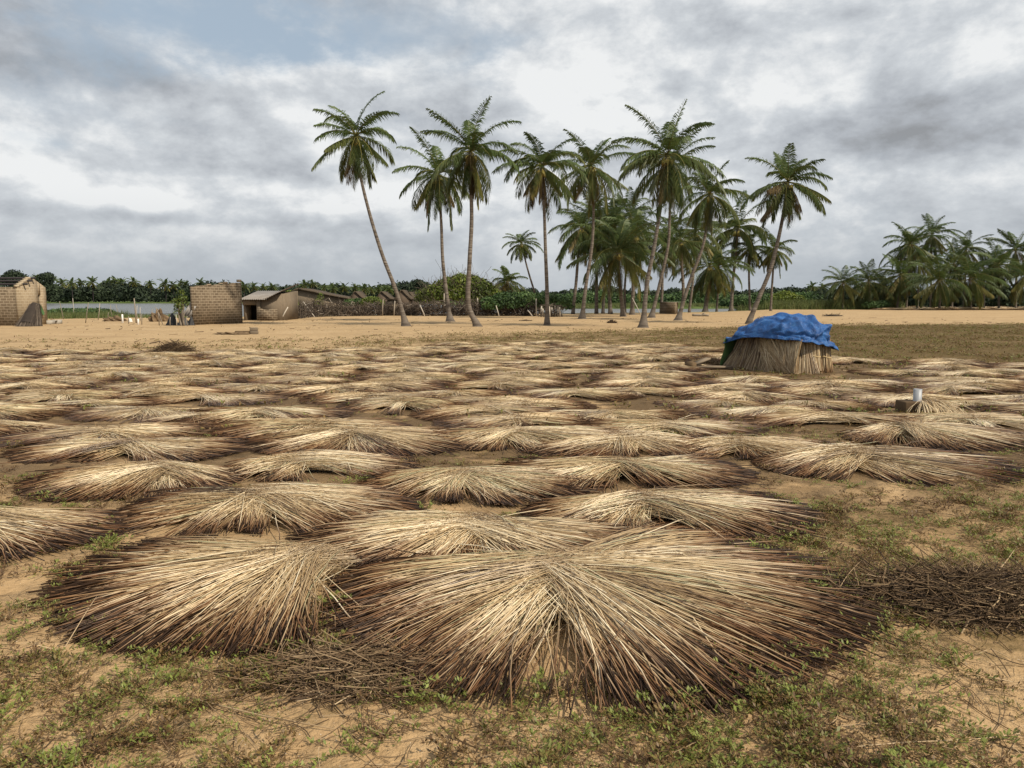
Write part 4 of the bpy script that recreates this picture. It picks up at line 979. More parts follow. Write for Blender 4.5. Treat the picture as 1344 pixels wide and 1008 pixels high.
# ------------------------------------------------------------------ houses
def unit(v): v = np.asarray(v, float); return v / np.linalg.norm(v)
def left_house():
    C = G(26.3, 427.4); D_ = np.array([*Z(60.8, 392, C[1] + 2.7)[:2], 0])
    o = thing('brick_house', 'roofless pale block house with a gable slit window at the left frame edge', 'house', C)
    dx = unit(D_ - C); W = np.linalg.norm(D_ - C); he = Z(26.5, 376.8, C[1])[2]; ha = Z(43, 363.6, C[1] + 1.35)[2]
    back = np.array([dx[1], -dx[0], 0]) * -1      # toward the left, into the house
    if back[0] > 0: back = -back
    z = np.zeros(3)
    mb = MB()
    w0, w1 = W * .70, W * .79; s0, s1 = .78, 1.85
    sl = lambda s: he + (ha - he) * (1 - abs(s - W / 2) / (W / 2))
    def gable(off):
        mb.prism([(0, -.1), (w0, -.1), (w0, sl(w0)), (W / 2, ha), (0, he)], z + off, dx, .18)
        mb.prism([(w1, -.1), (W, -.1), (W, he), (w1, sl(w1))], z + off, dx, .18)
        mb.prism([(w0, -.1), (w1, -.1), (w1, s0), (w0, s0)], z + off, dx, .18)
        mb.prism([(w0, s1), (w1, s1), (w1, sl(w1)), (w0, sl(w0))], z + off, dx, .18)
    gable(z)
    g = np.random.default_rng(3)
    for i in range(6):                            # stepped blocks along the slope
        s = W / 2 * (i + .5) / 6.5
        mb.box(dx * s + back * .09 + np.array([0, 0, sl(s) + .02]), (.30, .2, .14), math.atan2(dx[1], dx[0]))
    obj('gable_wall', mb.mesh('gable_wall'), M_BRICKP, o)
    mb = MB(); Lw = 7.0
    mb.prism([(0, -.1), (Lw - .18, -.1), (Lw - .18, he), (0, he + .03)], back * Lw, -back, .18)
    mb.prism([(0, -.1), (Lw - .18, -.1), (Lw - .18, he), (0, he)], back * Lw + dx * (W - .18), -back, .17)
    obj('side_wall', mb.mesh('side_wall'), M_BRICK, o)
    for f in (.5, .36, .20):                      # bare roof poles running left from the gable
        p = dx * W * f + np.array([0, 0, sl(W * f) - .06])
        mb = MB(); mb.tube([p - back * .25, p + back * 3.5 + np.array([0, 0, -.03]), p + back * 7], .065, 7, .4)
        obj('roof_pole', mb.mesh('roof_pole'), M_DARKPOLE, o)
    mb = MB(); q = dx * (w0 + w1) / 2 - back * .05
    V = np.array([q + dx * a + np.array([0, 0, zz]) - back * b for a, zz, b in [(-.06, 1.25, 0), (.05, 1.2, 0), (.14, .75, .12), (.10, .62, .14), (-.02, .58, .12), (-.08, .78, .06)]])
    V2 = V + back * .03
    n = 6; mb.add(np.concatenate([V, V2]), [np.array([list(range(n))]), np.array([list(range(2 * n - 1, n - 1, -1))]), np.array([[i, (i + 1) % n, (i + 1) % n + n, i + n] for i in range(n)])])
    tag(obj('hanging_cloth', mb.mesh('hanging_cloth'), M_GREENCLOTH, None, C), 'dark green cloth hanging out of the slit window', 'cloth')
    # low wall to the right of the gable
    a, b = G(63, 425.6), G(82, 424.8)
    mb = MB(); dd = unit(b - a); L = np.linalg.norm(b - a)
    mb.prism([(0, -.05), (L * .5, -.05), (L * .5, .24), (0, .24)], z, dd, .3); mb.prism([(L * .66, -.05), (L, -.05), (L, .26), (L * .66, .26)], z, dd, .3)
    mb.prism([(L * .5, .18), (L * .66, .18), (L * .66, .26), (L * .5, .26)], z, dd, .3)
    tag(obj('low_wall', mb.mesh('low_wall'), M_CONC, None, a), 'low pale block wall at the foot of the left house', 'wall')
left_house()
def mid_house():
    A, B = G(254.3, 426.6), G(318.6, 424.0)
    o = thing('brick_ruin', 'square ruined block house with ragged sloping wall top', 'ruin', A)
    dx = unit(B - A); L = np.linalg.norm(B - A); n = unit([-.36, 1., 0])
    h0, h1 = Z(254.3, 377.2, A[1])[2], Z(317.5, 369.5, B[1])[2]
    g = np.random.default_rng(8)
    def ragged(L, h0, h1, k):
        top = []; x = L
        for i in range(k):
            a = L * (k - i) / k; b = L * (k - i - 1) / k; zt = h0 + (h1 - h0) * (a + b) / 2 / L + g.normal(0, .035)
            top += [(a, zt), (b + .002, zt)]
        return [(0, -.1), (L, -.1)] + top
    mb = MB(); mb.prism(ragged(L, h0, h1, 11), np.zeros(3), dx, .18)
    for f, hh in ((.32, .10), (.56, .08), (.66, .12), (.95, .16)):
        mb.box(dx * L * f + n * .09 + np.array([0, 0, h0 + (h1 - h0) * f + hh * .4]), (.28, .17, hh), math.atan2(dx[1], dx[0]) + .1)
    obj('front_wall', mb.mesh('front_wall'), M_BRICK, o)
    mb = MB()
    mb.prism([(0, -.1), (3.2, -.1), (3.2, h0 - .2), (0, h0 - .05)], dx * .18 + n * .18, n, .18)
    mb.prism([(0, -.1), (3.2, -.1), (3.2, h1 - .5), (0, h1 - .1)], dx * L + n * .18, n, .18)
    mb.prism([(.18, -.1), (L - .36, -.1), (L - .36, h1 - .6), (.18, h0 - .3)], n * 3.2, dx, .18)
    obj('side_wall', mb.mesh('side_wall'), M_BRICK, o)
mid_house()
def corrugated(mb, P0, ex, ey, W, L, th=.02, pitch=.16, amp=.025, rnd=.5):
    n = int(W / pitch * 4); s = np.linspace(0, W, n); nrm = unit(np.cross(ex, ey))
    wave = amp * np.sin(s * 2 * PI / pitch)
    A = P0 + s[:, None] * ex + wave[:, None] * nrm; B = A + ey * L
    V = np.concatenate([A, B, A - nrm * th, B - nrm * th]); i = np.arange(n - 1)
    q = np.concatenate([np.stack([i, i + 1, n + i + 1, n + i], 1), np.stack([2 * n + i, 3 * n + i, 3 * n + i + 1, 2 * n + i + 1], 1),
                        np.stack([i, 2 * n + i, 2 * n + i + 1, i + 1], 1), np.stack([n + i, n + i + 1, 3 * n + i + 1, 3 * n + i], 1)])
    mb.add(V, q, rnd)
def low_house():
    Y = 58.5; X = lambda px: Z(px, 392, Y)[0]
    a, d_, e = X(318), X(336.5), X(370)
    O = np.array([a, Y, 0]); ex = np.array([1., 0, 0])
    o = thing('tin_roof_house', 'low mud house with sagging tin roof and dark doorway beside the ruin', 'house', O)
    h = Z(330, 393.5, Y)[2]; ht = Z(369, 385, Y)[2]
    mb = MB()
    dw = d_ - a; dz = Z(330, 400.5, Y)[2]
    mb.prism([(0, dz), (dw, dz), (dw, h), (0, h)], np.zeros(3), ex, .2)                       # lintel over the doorway
    mb.prism([(dw, -.1), (dw + .28, -.1), (dw + .28, h + .05), (dw, h)], np.array([0, -.05, 0]), ex, .3)
    mb.prism([(dw + .28, -.1), (e - a, -.1), (e - a, ht - .02), (dw + .28, h + .05)], np.array([0, 0.02, 0]), ex, .2)
    mb.prism([(0, -.1), (4, -.1), (4, h + .5), (0, h)], np.array([.18, .2, 0]), np.array([0, 1., 0]), .18)
    mb.prism([(0, -.1), (4, -.1), (4, h + .7), (0, ht - .05)], np.array([e - a, .22, 0]), np.array([0, 1., 0]), .18)
    mb.prism([(0, -.1), (e - a, -.1), (e - a, h + .7), (0, h + .5)], np.array([0, 4.2, 0]), ex, .2)
    obj('wall', mb.mesh('wall'), M_MUD, o)
    mb = MB()
    ey = unit(np.array([0, 4.4, Z(335, 382.5, Y + 4)[2] - h])); 
    corrugated(mb, np.array([-.15, -.35, h + .03]), ex, ey, (X(353) - a) + .1, 4.6, rnd=.55)
    ex2 = unit(np.array([e - X(353), 0, ht - h]))
    corrugated(mb, np.array([X(350) - a, -.40, h + .06]), ex2, unit(np.array([0, 4.4, .55])), (e - X(350)) + .35, 4.6, rnd=.35)
    obj('roof', mb.mesh('roof'), M_TIN, o)
    mb = MB(); mb.box((dw / 2, 1.4, .65), (dw - .3, .08, 1.5), 0, .1); mb.box((dw / 2, .75, -.03), (dw - .3, 1.2, .05), 0, .3)  # near-black panel and floor stand in for the shade inside the open doorway
    obj('doorway_shade', mb.mesh('doorway_shade'), M_DARKPOLE, o)
    mb = MB(); mb.prism([(0, -.1), (1.45, -.1), (1.45, .88), (.9, .86), (.85, .80), (.4, .82), (.35, .88), (0, .9)], np.zeros(3), ex, .16)
    tag(obj('yard_wall', mb.mesh('yard_wall'), M_BRICK, None, (X(342), Y - .9, 0)), 'low block yard wall in front of the tin roof house', 'wall')
low_house()
def gable_house(name, label, pxl, pxa, pxr, ybase, yeave_l, yapex, yeave_r, Y, depth, wmat, rmat, th=.12, over=.25):
    P = lambda px, py: Z(px, py, Y)
    l, a, r = P(pxl, yeave_l), P(pxa, yapex), P(pxr, yeave_r)
    O = np.array([l[0], Y, 0]); o = thing(name, label, 'house' if 'house' in name else 'hut', O)
    mb = MB(); rel = lambda q: (q[0] - l[0], q[2])
    poly = [(0, -.1), (r[0] - l[0], -.1), rel(r), rel(a), rel(l)]
    mb.prism(poly, np.zeros(3), (1, 0, 0), .2); mb.prism(poly, np.array([0, depth - .2, 0]), (1, 0, 0), .2)
    mb.prism([(0, -.1), (depth - .4, -.1), (depth - .4, l[2]), (0, l[2])], np.array([.18, .2, 0]), (0, 1, 0), .18)
    mb.prism([(0, -.1), (depth - .4, -.1), (depth - .4, r[2]), (0, r[2])], np.array([r[0] - l[0], .2, 0]), (0, 1, 0), .18)
    obj('wall', mb.mesh('wall'), wmat, o)
    mb = MB()
    for s, q in ((-1, l), (1, r)):
        A = np.array([a[0] - l[0], a[2]]); Q = np.array([q[0] - l[0], q[2]]); u = (Q - A) / np.linalg.norm(Q - A); Q = Q + u * over
        n_ = np.array([-u[1], u[0]]); n_ = n_ if n_[1] > 0 else -n_
        k = 12; tt = np.linspace(0, 1, k); g = np.random.default_rng(int(pxa) + s)
        sag = -.05 * np.sin(PI * tt) + g.normal(0, .015, k)
        top = A + (Q - A) * tt[:, None] + n_ * (th + sag[:, None] + .003); bot = A + (Q - A) * tt[:, None] + n_ * .004
        V = []
        for yy in (-over, depth + over):
            for L_ in (top, bot): V += [[p[0], yy, p[1]] for p in L_]
        i = np.arange(k - 1)
        q4 = np.concatenate([np.stack([i, i + 1, 2 * k + i + 1, 2 * k + i], 1), np.stack([k + i, 3 * k + i, 3 * k + i + 1, k + i + 1], 1),
                             np.stack([i, k + i, k + i + 1, i + 1], 1), np.stack([2 * k + i, 2 * k + i + 1, 3 * k + i + 1, 3 * k + i], 1), [[k - 1, 2 * k - 1, 4 * k - 1, 3 * k - 1]], [[0, 2 * k, 3 * k, k]]])
        mb.add(np.array(V), q4, .45)
    obj('roof', mb.mesh('roof'), rmat, o)
    return o
gable_house('mud_house', 'long mud house with dark sagging thatch roof edge behind the brushwood', 372, 392, 458, 414, 388, 380, 393, 77, 5.0, M_MUD, M_THATCH, .16, .3)
gable_house('thatched_hut', 'leftmost peaked thatch hut behind the brush fence', 459.5, 466, 478, 412, 391, 383.2, 393.5, 79, 3.5, M_DARKMUD, M_THATCH, .10, .1)
gable_house('thatched_hut', 'middle peaked thatch hut behind the brush fence', 494, 500.5, 512, 412, 391.5, 383.2, 392.5, 79, 3.5, M_DARKMUD, M_THATCH, .10, .1)
gable_house('thatched_hut', 'tallest peaked thatch hut, half behind the bowed palm trunk', 519, 527, 539, 412, 391.5, 381.3, 393, 78, 3.5, M_DARKMUD, M_THATCH, .10, .1)
gable_house('thatched_hut', 'rightmost low thatch hut beside the large shrub', 531, 536.5, 544, 412, 392, 384, 393, 81, 3.5, M_DARKMUD, M_THATCH, .10, .1)
def lean_to():
    a = np.array([*Z(508, 392, 77)[:2], 0])
    o = thing('brick_shed', 'low block shed between two thatch huts behind the brush fence', 'shed', a)
    mb = MB(); W = Z(523, 392, 77)[0] - a[0]
    mb.prism([(0, -.1), (W, -.1), (W, 1.5), (0, 1.5)], np.zeros(3), (1, 0, 0), .18); mb.prism([(0, -.1), (2, -.1), (2, 1.5), (0, 1.5)], np.array([.18, .18, 0]), (0, 1, 0), .18)
    mb.prism([(0, -.1), (2, -.1), (2, 1.5), (0, 1.5)], np.array([W, .18, 0]), (0, 1, 0), .18)
    obj('wall', mb.mesh('wall'), M_BRICK, o)
    mb = MB(); mb.box((W / 2, 1.0, 1.56), (W + .3, 2.5, .08), 0, .4); obj('roof', mb.mesh('roof'), M_THATCH, o)
lean_to()
def brick_cube():
    A, B, C = G(866, 411.6), G(885, 412.2), G(898, 410.6)
    o = thing('block_tank', 'squat pale block cube standing by the water in the palm grove', 'block cube', A)
    h = Z(866, 396.6, A[1])[2]
    d1 = unit(B - A); L1 = np.linalg.norm(B - A); d2 = unit(C - B); L2 = np.linalg.norm(C - B); L2 = min(L2, 2.6)
    mb = MB()
    mb.prism([(0, -.1), (L1, -.1), (L1, h), (0, h)], np.zeros(3), d1, .18)
    mb.prism([(.18, -.1), (L2, -.1), (L2, h), (.18, h)], B - A, d2, .18)
    mb.prism([(0, -.1), (L1, -.1), (L1, h), (0, h)], (B - A) + d2 * L2, -d1, .18)
    mb.prism([(.18, -.1), (L2 - .18, -.1), (L2 - .18, h), (.18, h)], d2 * L2, -d2, .18)
    obj('wall', mb.mesh('wall'), M_BRICK, o)
    mb = MB(); c = (B - A) / 2 + d2 * L2 / 2; mb.box((c[0], c[1], h + .012), (L1 * .9, L2 * .8, .02), math.atan2(d1[1], d1[0]), .5)
    obj('top_slab', mb.mesh('top_slab'), M_CONC, o)
brick_cube()

# ------------------------------------------------------------------ brushwood, fences, posts
def sticks(mb, n, x0, x1, y, dy, h, L, r, g, lean=.7, flat=.35):
    for i in range(n):
        c = np.array([g.uniform(x0, x1), y + g.uniform(-dy, dy), g.random() ** .8 * h * g.uniform(.5, 1)])
        a = g.uniform(0, 2 * PI); el = g.normal(flat, lean); l = L * g.uniform(.4, 1.2)
        d = np.array([math.cos(a) * math.cos(el), .5 * math.sin(a) * math.cos(el), math.sin(el)])
        p0, p1 = c - d * l / 2, c + d * l / 2; m = (p0 + p1) / 2 + g.normal(0, .08, 3) * l
        for q in (p0, m, p1): q[2] = max(q[2], .0)
        rr = r * g.uniform(.5, 1.6)
        V, q, t, _ = tubes(np.array([[p0, m, p1]]), np.array([[rr, rr * .8, rr * .4]]), 4)
        mb.add(V, q, np.clip(g.normal(.45, .22), 0, 1), t)
def brush(name, label, pts, h, n, seed, mat=M_TWIG, cat='brush fence', posts=(), r=.022, L=1.2):
    """pts: pixel (x, y) foot line of the fence"""
    P = [G(*p) for p in pts]; g = np.random.default_rng(seed)
    o = thing(name, label, cat, P[0]); mb = MB()
    tot = sum(np.linalg.norm(P[i + 1] - P[i]) for i in range(len(P) - 1))
    for i in range(len(P) - 1):
        a, b = P[i] - P[0], P[i + 1] - P[0]; k = int(n * np.linalg.norm(b - a) / tot)
        m2 = MB(); sticks(m2, k, 0, np.linalg.norm(b - a), 0, .45, h, L, r, g)
        ang = math.atan2(b[1] - a[1], b[0] - a[0]); V = np.concatenate(m2.V)
        V = np.stack([V[:, 0] * math.cos(ang) - V[:, 1] * math.sin(ang) + a[0], V[:, 0] * math.sin(ang) + V[:, 1] * math.cos(ang) + a[1], V[:, 2]], 1)
        mb.add(V, [np.concatenate(f) for f in m2.F.values()], np.concatenate(m2.A), np.concatenate(m2.T))
    obj('brushwood', mb.mesh('brushwood'), mat, o)
    for (px, yb, yt) in posts:
        b = G(px, yb); t = Z(px + g.normal(0, 1), yt, b[1]); m2 = MB(); m2.tube([b - P[0] - [0, 0, .1], (b + t) / 2 - P[0] + g.normal(0, .03, 3), t - P[0]], [.06, .055, .045], 7, g.uniform(.4, .9))
        obj('post', m2.mesh('post'), M_WOOD, o)
    return o
brush('brushwood_pile', 'high brown pile of brushwood beside the tin roof house', [(366, 419.5), (388, 418), (404, 417)], 1.35, 420, 1, cat='brush pile', posts=())
brush('brush_fence', 'ragged grey brushwood fence in front of the long mud house', [(402, 416.5), (425, 415.5), (452, 415)], 1.5, 560, 2)
brush('brush_fence', 'brushwood fence in front of the peaked huts, with a pale upright post', [(452, 415), (480, 414.6), (512, 414.2), (548, 414.4)], 1.35, 900, 3, posts=[(517, 414.6, 395), (502, 414.6, 393)])
brush('brush_fence', 'dark twiggy fence under the large green shrub with bare posts', [(548, 414.6), (590, 414.6), (636, 414.6), (668, 414.6), (704, 414.8)], 1.45, 1500, 4, posts=[(582, 414.6, 385), (627, 414.6, 391), (685, 414.6, 390), (691.5, 414.6, 391), (704, 415, 392)], r=.026, L=1.4)
for i, (a, b, lab) in enumerate([((368.5, 420.5), (378, 403), 'grey pole leaning on the brushwood pile'), ((413, 416.5), (398, 396), 'pale pole leaning left against the brush fence'), ((557.5, 415), (551, 400), 'short pale stake leaning by the dark twiggy fence'),
                                  ((655, 415), (651, 401), 'pale split board leaning in the dark twiggy fence'), ((699, 415.5), (692.5, 407), 'pale curved board at the foot of the dark fence')]):
    A = G(*a); B = Z(b[0], b[1], A[1] + .25); mb = MB(); mb.tube([np.zeros(3), (B - A) / 2 + [0, 0, .03], B - A], [.05, .048, .04], 7, .9)
    tag(obj('leaning_pole', mb.mesh('leaning_pole'), M_WOOD, None, A), lab, 'pole')
def board_fence():
    o = thing('board_fence', 'short fence of pale weathered slabs at the right end of the dark fence', 'board fence', G(709, 416))
    o0 = np.array(o.location); g = np.random.default_rng(4)
    for i, px in enumerate([710, 713.5, 717, 721, 724, 727.5, 731, 735]):
        p = G(px, 415.9 + .2 * g.normal()); mb = MB(); w = g.uniform(.10, .2); h = g.uniform(.72, .98)
        V = [(-w / 2, 0, -.05), (w / 2, 0, -.05), (w / 2 * .9, 0, h - .06), (0, 0, h), (-w / 2 * .95, 0, h - .10)]
        V = np.array(V); V[:, 0] += V[:, 2] * g.normal(0, .08); V2 = V + [0, .035, 0]; n = 5
        mb.add(np.concatenate([V, V2]) + (p - o0), [np.array([[0, 1, 2, 3, 4]]), np.array([[9, 8, 7, 6, 5]]), np.array([[k, k + 5, (k + 1) % 5 + 5, (k + 1) % 5] for k in range(5)])], g.uniform(.55, 1.0))
        obj('board', mb.mesh('board'), M_WOOD, o)
    p0, p1 = G(708, 415.4) - o0, G(737, 415.4) - o0
    mb = MB(); mb.tube([p0 + [0, .1, 1.02], p1 + [0, .1, 1.0]], .035, 6, .3); obj('rail', mb.mesh('rail'), M_WOOD, o)
    mb = MB(); g2 = np.random.default_rng(6); sticks(mb, 150, p0[0], p1[0], .6, .4, 1.15, .8, .02, g2); obj('brushwood', mb.mesh('brushwood'), M_TWIG, o)
board_fence()
STK = [(83.5, 419, 78, 395.5), (96.5, 415, 95.5, 391.5), (112, 424, 116, 397, ), (128.5, 420, 131, 398), (142, 420, 142.5, 410), (148, 417, 145, 400), (154.5, 415.5, 152, 399.5), (179, 424, 176, 391.5), (181.5, 420, 180, 401), (184.5, 421, 184, 403),
       (199, 418, 200, 406), (209, 427, 207, 408), (168.5, 425, 168.5, 415), (186, 426, 186, 412), (232, 428, 231, 413), (246.5, 428, 245.5, 415), (223.3, 428, 223.5, 416), (214, 426, 204, 403)]
FEN = thing('stick_fence', 'broken stick fence with one wire between the left house and the ruin', 'stick fence', G(150, 424))
f0 = np.array(FEN.location)
for i, s in enumerate(STK):
    A = G(s[0], s[1]); B = Z(s[2], s[3], A[1]); g = np.random.default_rng(i); mb = MB()
    r = .028 if i != 7 else .045
    mb.tube([A - f0 - [0, 0, .08], (A + B) / 2 - f0 + g.normal(0, .04, 3), B - f0], [r, r * .9, r * .7], 6, g.uniform(.35, .9))
    obj('post', mb.mesh('post'), M_WOOD, FEN)
A, B = Z(150, 411.5, 56), Z(244, 411, 49); mb = MB(); mb.tube([A - f0, (A + B) / 2 - f0 - [0, 0, .06], B - f0], .012, 5, .3); obj('wire', mb.mesh('wire'), M_TWIG, FEN)
for px, yt, yb, w, lab in [(161, 412.5, 424, .075, 'thin white post standing in front of the lake'), (181.6, 418.5, 426, .065, 'short white post among the broken stick fence')]:
    A = G(px, yb); h = Z(px, yt, A[1])[2]; mb = MB(); mb.tube([(0, 0, -.1), (0, 0, h - .02), (0, 0, h)], [w / 1.2, w / 1.25, w / 1.8], 8, .8)
    tag(obj('white_post', mb.mesh('white_post'), M_WHITE, None, A), lab, 'post')
def lump(name, label, cat, px, py, rx, ry, h, mat, seed, rough=.25, Y=None):
    g = np.random.default_rng(seed); bm = bmesh.new(); bmesh.ops.create_icosphere(bm, subdivisions=4, radius=1)
    for v in bm.verts:
        d = v.co.normalized(); s = 1 + rough * math.sin(d.x * 5 + seed) * math.sin(d.y * 4 + seed * 2) + rough * .6 * math.sin(d.x * 11 + d.z * 9 + seed)
        v.co = Vector((d.x * rx * s, d.y * ry * s, max(-.05, d.z * h * s)))
    me = bpy.data.meshes.new(name); bm.to_mesh(me); bm.free()
    me.attributes.new('rnd', 'FLOAT', 'POINT').data.foreach_set('value', np.clip(g.normal(.5, .2, len(me.vertices)), 0, 1).astype(np.float32))
    o = obj(name, me, mat, None, G(px, py)); return tag(o, label, cat)
lump('earth_mound', 'crumbled earth mound with rubble by the lake, left of the black cover', 'mound', 209, 422, .55, .5, .75, M_EARTH, 3)
lump('earth_mound', 'low row of dug earth clods by the stick fence', 'mound', 152, 421.5, .8, .4, .32, M_EARTH, 5)
lump('white_stone', 'pale boulder sitting between the two white posts', 'stone', 171, 422.5, .14, .12, .26, M_WHITE, 4, .1)
def black_cover():
    for px, py, w, h, lab, sd in [(225.5, 427, .34, .78, 'black plastic draped in a pointed heap left of the sapling', 1), (241, 427, .42, .5, 'black plastic over a low frame between sapling and ruin', 2), (250.5, 427, .22, .55, 'black plastic bundle against the corner of the ruin', 3)]:
        g = np.random.default_rng(sd); n, k = 24, 9; V = []
        for j in range(k):
            t = j / (k - 1)
            for i in range(n):
                a = 2 * PI * i / n; fold = 1 + .16 * math.sin(a * 5 + sd) * (1 - t) + .06 * g.normal()
                r = w * (1 - t) ** .75 * fold + .015
                V.append((r * math.cos(a) + .06 * t, r * .8 * math.sin(a), -.02 + h * t))
        q = [[j * n + i, j * n + (i + 1) % n, (j + 1) * n + (i + 1) % n, (j + 1) * n + i] for j in range(k - 1) for i in range(n)]
        mb = MB(); mb.add(np.array(V), [np.array(q), np.array([[(k - 1) * n + i for i in range(n)]])], .4)
        tag(obj('black_cover', mb.mesh('black_cover', True), M_BLACKNET, None, G(px, py)), lab, 'plastic cover')
    A = G(247, 426.6); mb = MB(); B1 = Z(254, 399, A[1] + .4) - A
    corrugated(mb, np.array([-.32, 0, .55]), unit(np.array([1., .15, 0])), unit(np.array([.42, .2, .85])), .34, .95, rnd=.85)
    tag(obj('tin_sheet', mb.mesh('tin_sheet'), M_TIN, None, A), 'grey corrugated sheet leaning on the ruin corner', 'tin sheet')
    mb = MB(); corrugated(mb, np.array([.0, -.06, .45]), unit(np.array([1., .15, 0])), unit(np.array([.42, .2, .85])), .16, .8, rnd=.7)
    tag(obj('tin_sheet', mb.mesh('tin_sheet'), M_TIN, None, A), 'narrow second sheet leaning just right of the grey corrugated sheet', 'tin sheet')
black_cover()
# block pile on the sand, in front of the ruin
P0 = G(326, 438.6)
for i, (dx_, dy_, dz_, rz, lab) in enumerate([(-.42, 0, .0, .1, 'leftmost block of the short block pile on the sand'), (-.08, .03, .0, -.05, 'middle lower block of the short block pile'), (.27, 0, .0, .08, 'right lower block of the short block pile'), (.25, .02, .152, .15, 'block lying on top of the short block pile')]):
    mb = MB(); mb.box((0, 0, .075), (.34, .18, .15), rz); o = obj('mud_block', mb.mesh('mud_block'), M_EARTH if i < 2 else M_MUD, None, P0 + [dx_, dy_, dz_])
    bv = o.modifiers.new('bevel', 'BEVEL'); bv.width = .02; bv.segments = 2
    tag(o, lab, 'block', 'blocks piled on the sand')
lump('earth_heap', 'long low heap of dug earth left of the short block pile', 'earth heap', 303, 439, .75, .3, .10, M_EARTH, 8, .3)
def log(name, label, a, b, r):
    A, B = G(*a), G(*b); mb = MB(); g = np.random.default_rng(int(a[0])); n = 8; t = np.linspace(0, 1, n)[:, None]
    P = (B - A) * t + np.array([0, 0, r * .8]) + g.normal(0, r * .12, (n, 3)); mb.tube(P, r * np.linspace(1, .75, n) * g.uniform(.9, 1.1, n), 9, .5)
    mid = P[n // 2]; mb.tube([mid, mid + [.1, -.1, r * 1.6], mid + [.25, -.12, r * 2.0]], [r * .5, r * .4, r * .3], 6, .5)
    tag(obj(name, mb.mesh(name, True), M_WOOD, None, A), label, 'log')
log('fallen_log', 'weathered log with a stub lying on sand right of the brick cube', (909, 415), (930, 415.2), .12)
log('dark_log', 'dark log on the sand at the foot of the right-hand grove', (1168, 404.4), (1184, 404.4), .26)
# leaning palm prop in grove
A = G(843, 417); B = Z(830, 391, A[1] + .5); mb = MB(); mb.tube([np.zeros(3), B - A], [.04, .03], 6, .9); tag(obj('leaning_pole', mb.mesh('leaning_pole'), M_WOOD, None, A), 'thin pale pole leaning inside the palm grove', 'pole')

# ------------------------------------------------------------------ reed bundles
def bundle(label, foot, top, r_foot, r_mid, r_top, n, seed, group, r0=.006, ties=(.55,), splay=.15, mat=M_REEDUP, tone=.5, base_dark=True):
    """a sheaf of reeds standing on its butt ends: foot, top are 3-D points"""
    g = np.random.default_rng(seed); foot = np.asarray(foot, float); top = np.asarray(top, float)
    o = thing('reed_bundle', label, 'reed bundle', foot, 0, group)
    ax = top - foot; k = 7; t = np.linspace(0, 1, k)
    prof = np.interp(t, [0, .5, 1], [r_foot, r_mid, r_top])
    a = g.uniform(0, 2 * PI, n); rr = np.where(g.random(n) < .75, g.uniform(.86, 1.06, n), np.sqrt(g.random(n)))
    e1 = np.array([1., 0, 0]); e2 = np.array([0, 1., 0])
    off = (np.cos(a)[:, None] * e1 + np.sin(a)[:, None] * e2)
    tw = g.normal(0, .10, n)
    P = ax[None, None] * t[None, :, None] * g.uniform(.93, 1.03, n)[:, None, None] + off[:, None] * (rr[:, None] * prof[None])[..., None]
    P[:, :, 0] += (tw[:, None] * (t - .5)[None]) * r_mid * 2
    P[:, :, 2] = np.maximum(P[:, :, 2], .004)
    V, q, tt, idx = tubes(P, r0 * np.linspace(1.1, .7, k)[None] * g.uniform(.7, 1.3, n)[:, None], 3)
    mb = MB(); rn = np.clip(g.normal(tone, .2, n), .02, .95)
    mb.add(V, q, rn[idx], 1 - tt if base_dark else tt * .3)
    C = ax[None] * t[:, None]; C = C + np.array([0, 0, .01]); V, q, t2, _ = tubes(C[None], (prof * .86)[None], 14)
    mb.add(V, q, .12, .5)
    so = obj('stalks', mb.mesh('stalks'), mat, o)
    for f in ties:
        m2 = MB(); c = ax * f; r = float(np.interp(f, t, prof)) * 1.06
        ring = np.array([c + [r * math.cos(x), r * math.sin(x), .02 * math.sin(x * 2)] for x in np.linspace(0, 2 * PI, 25)])
        m2.tube(ring, .012, 5, .6, cap=False); obj('twine', m2.mesh('twine'), M_TWINE, so)
    return o
SL, SC, SR = np.array([4.98, 18.05, 0]), np.array([6.16, 16.62, 0]), np.array([7.0, 17.3, 0])
SB = SL + SR - SC; SM = (SL + SR) / 2
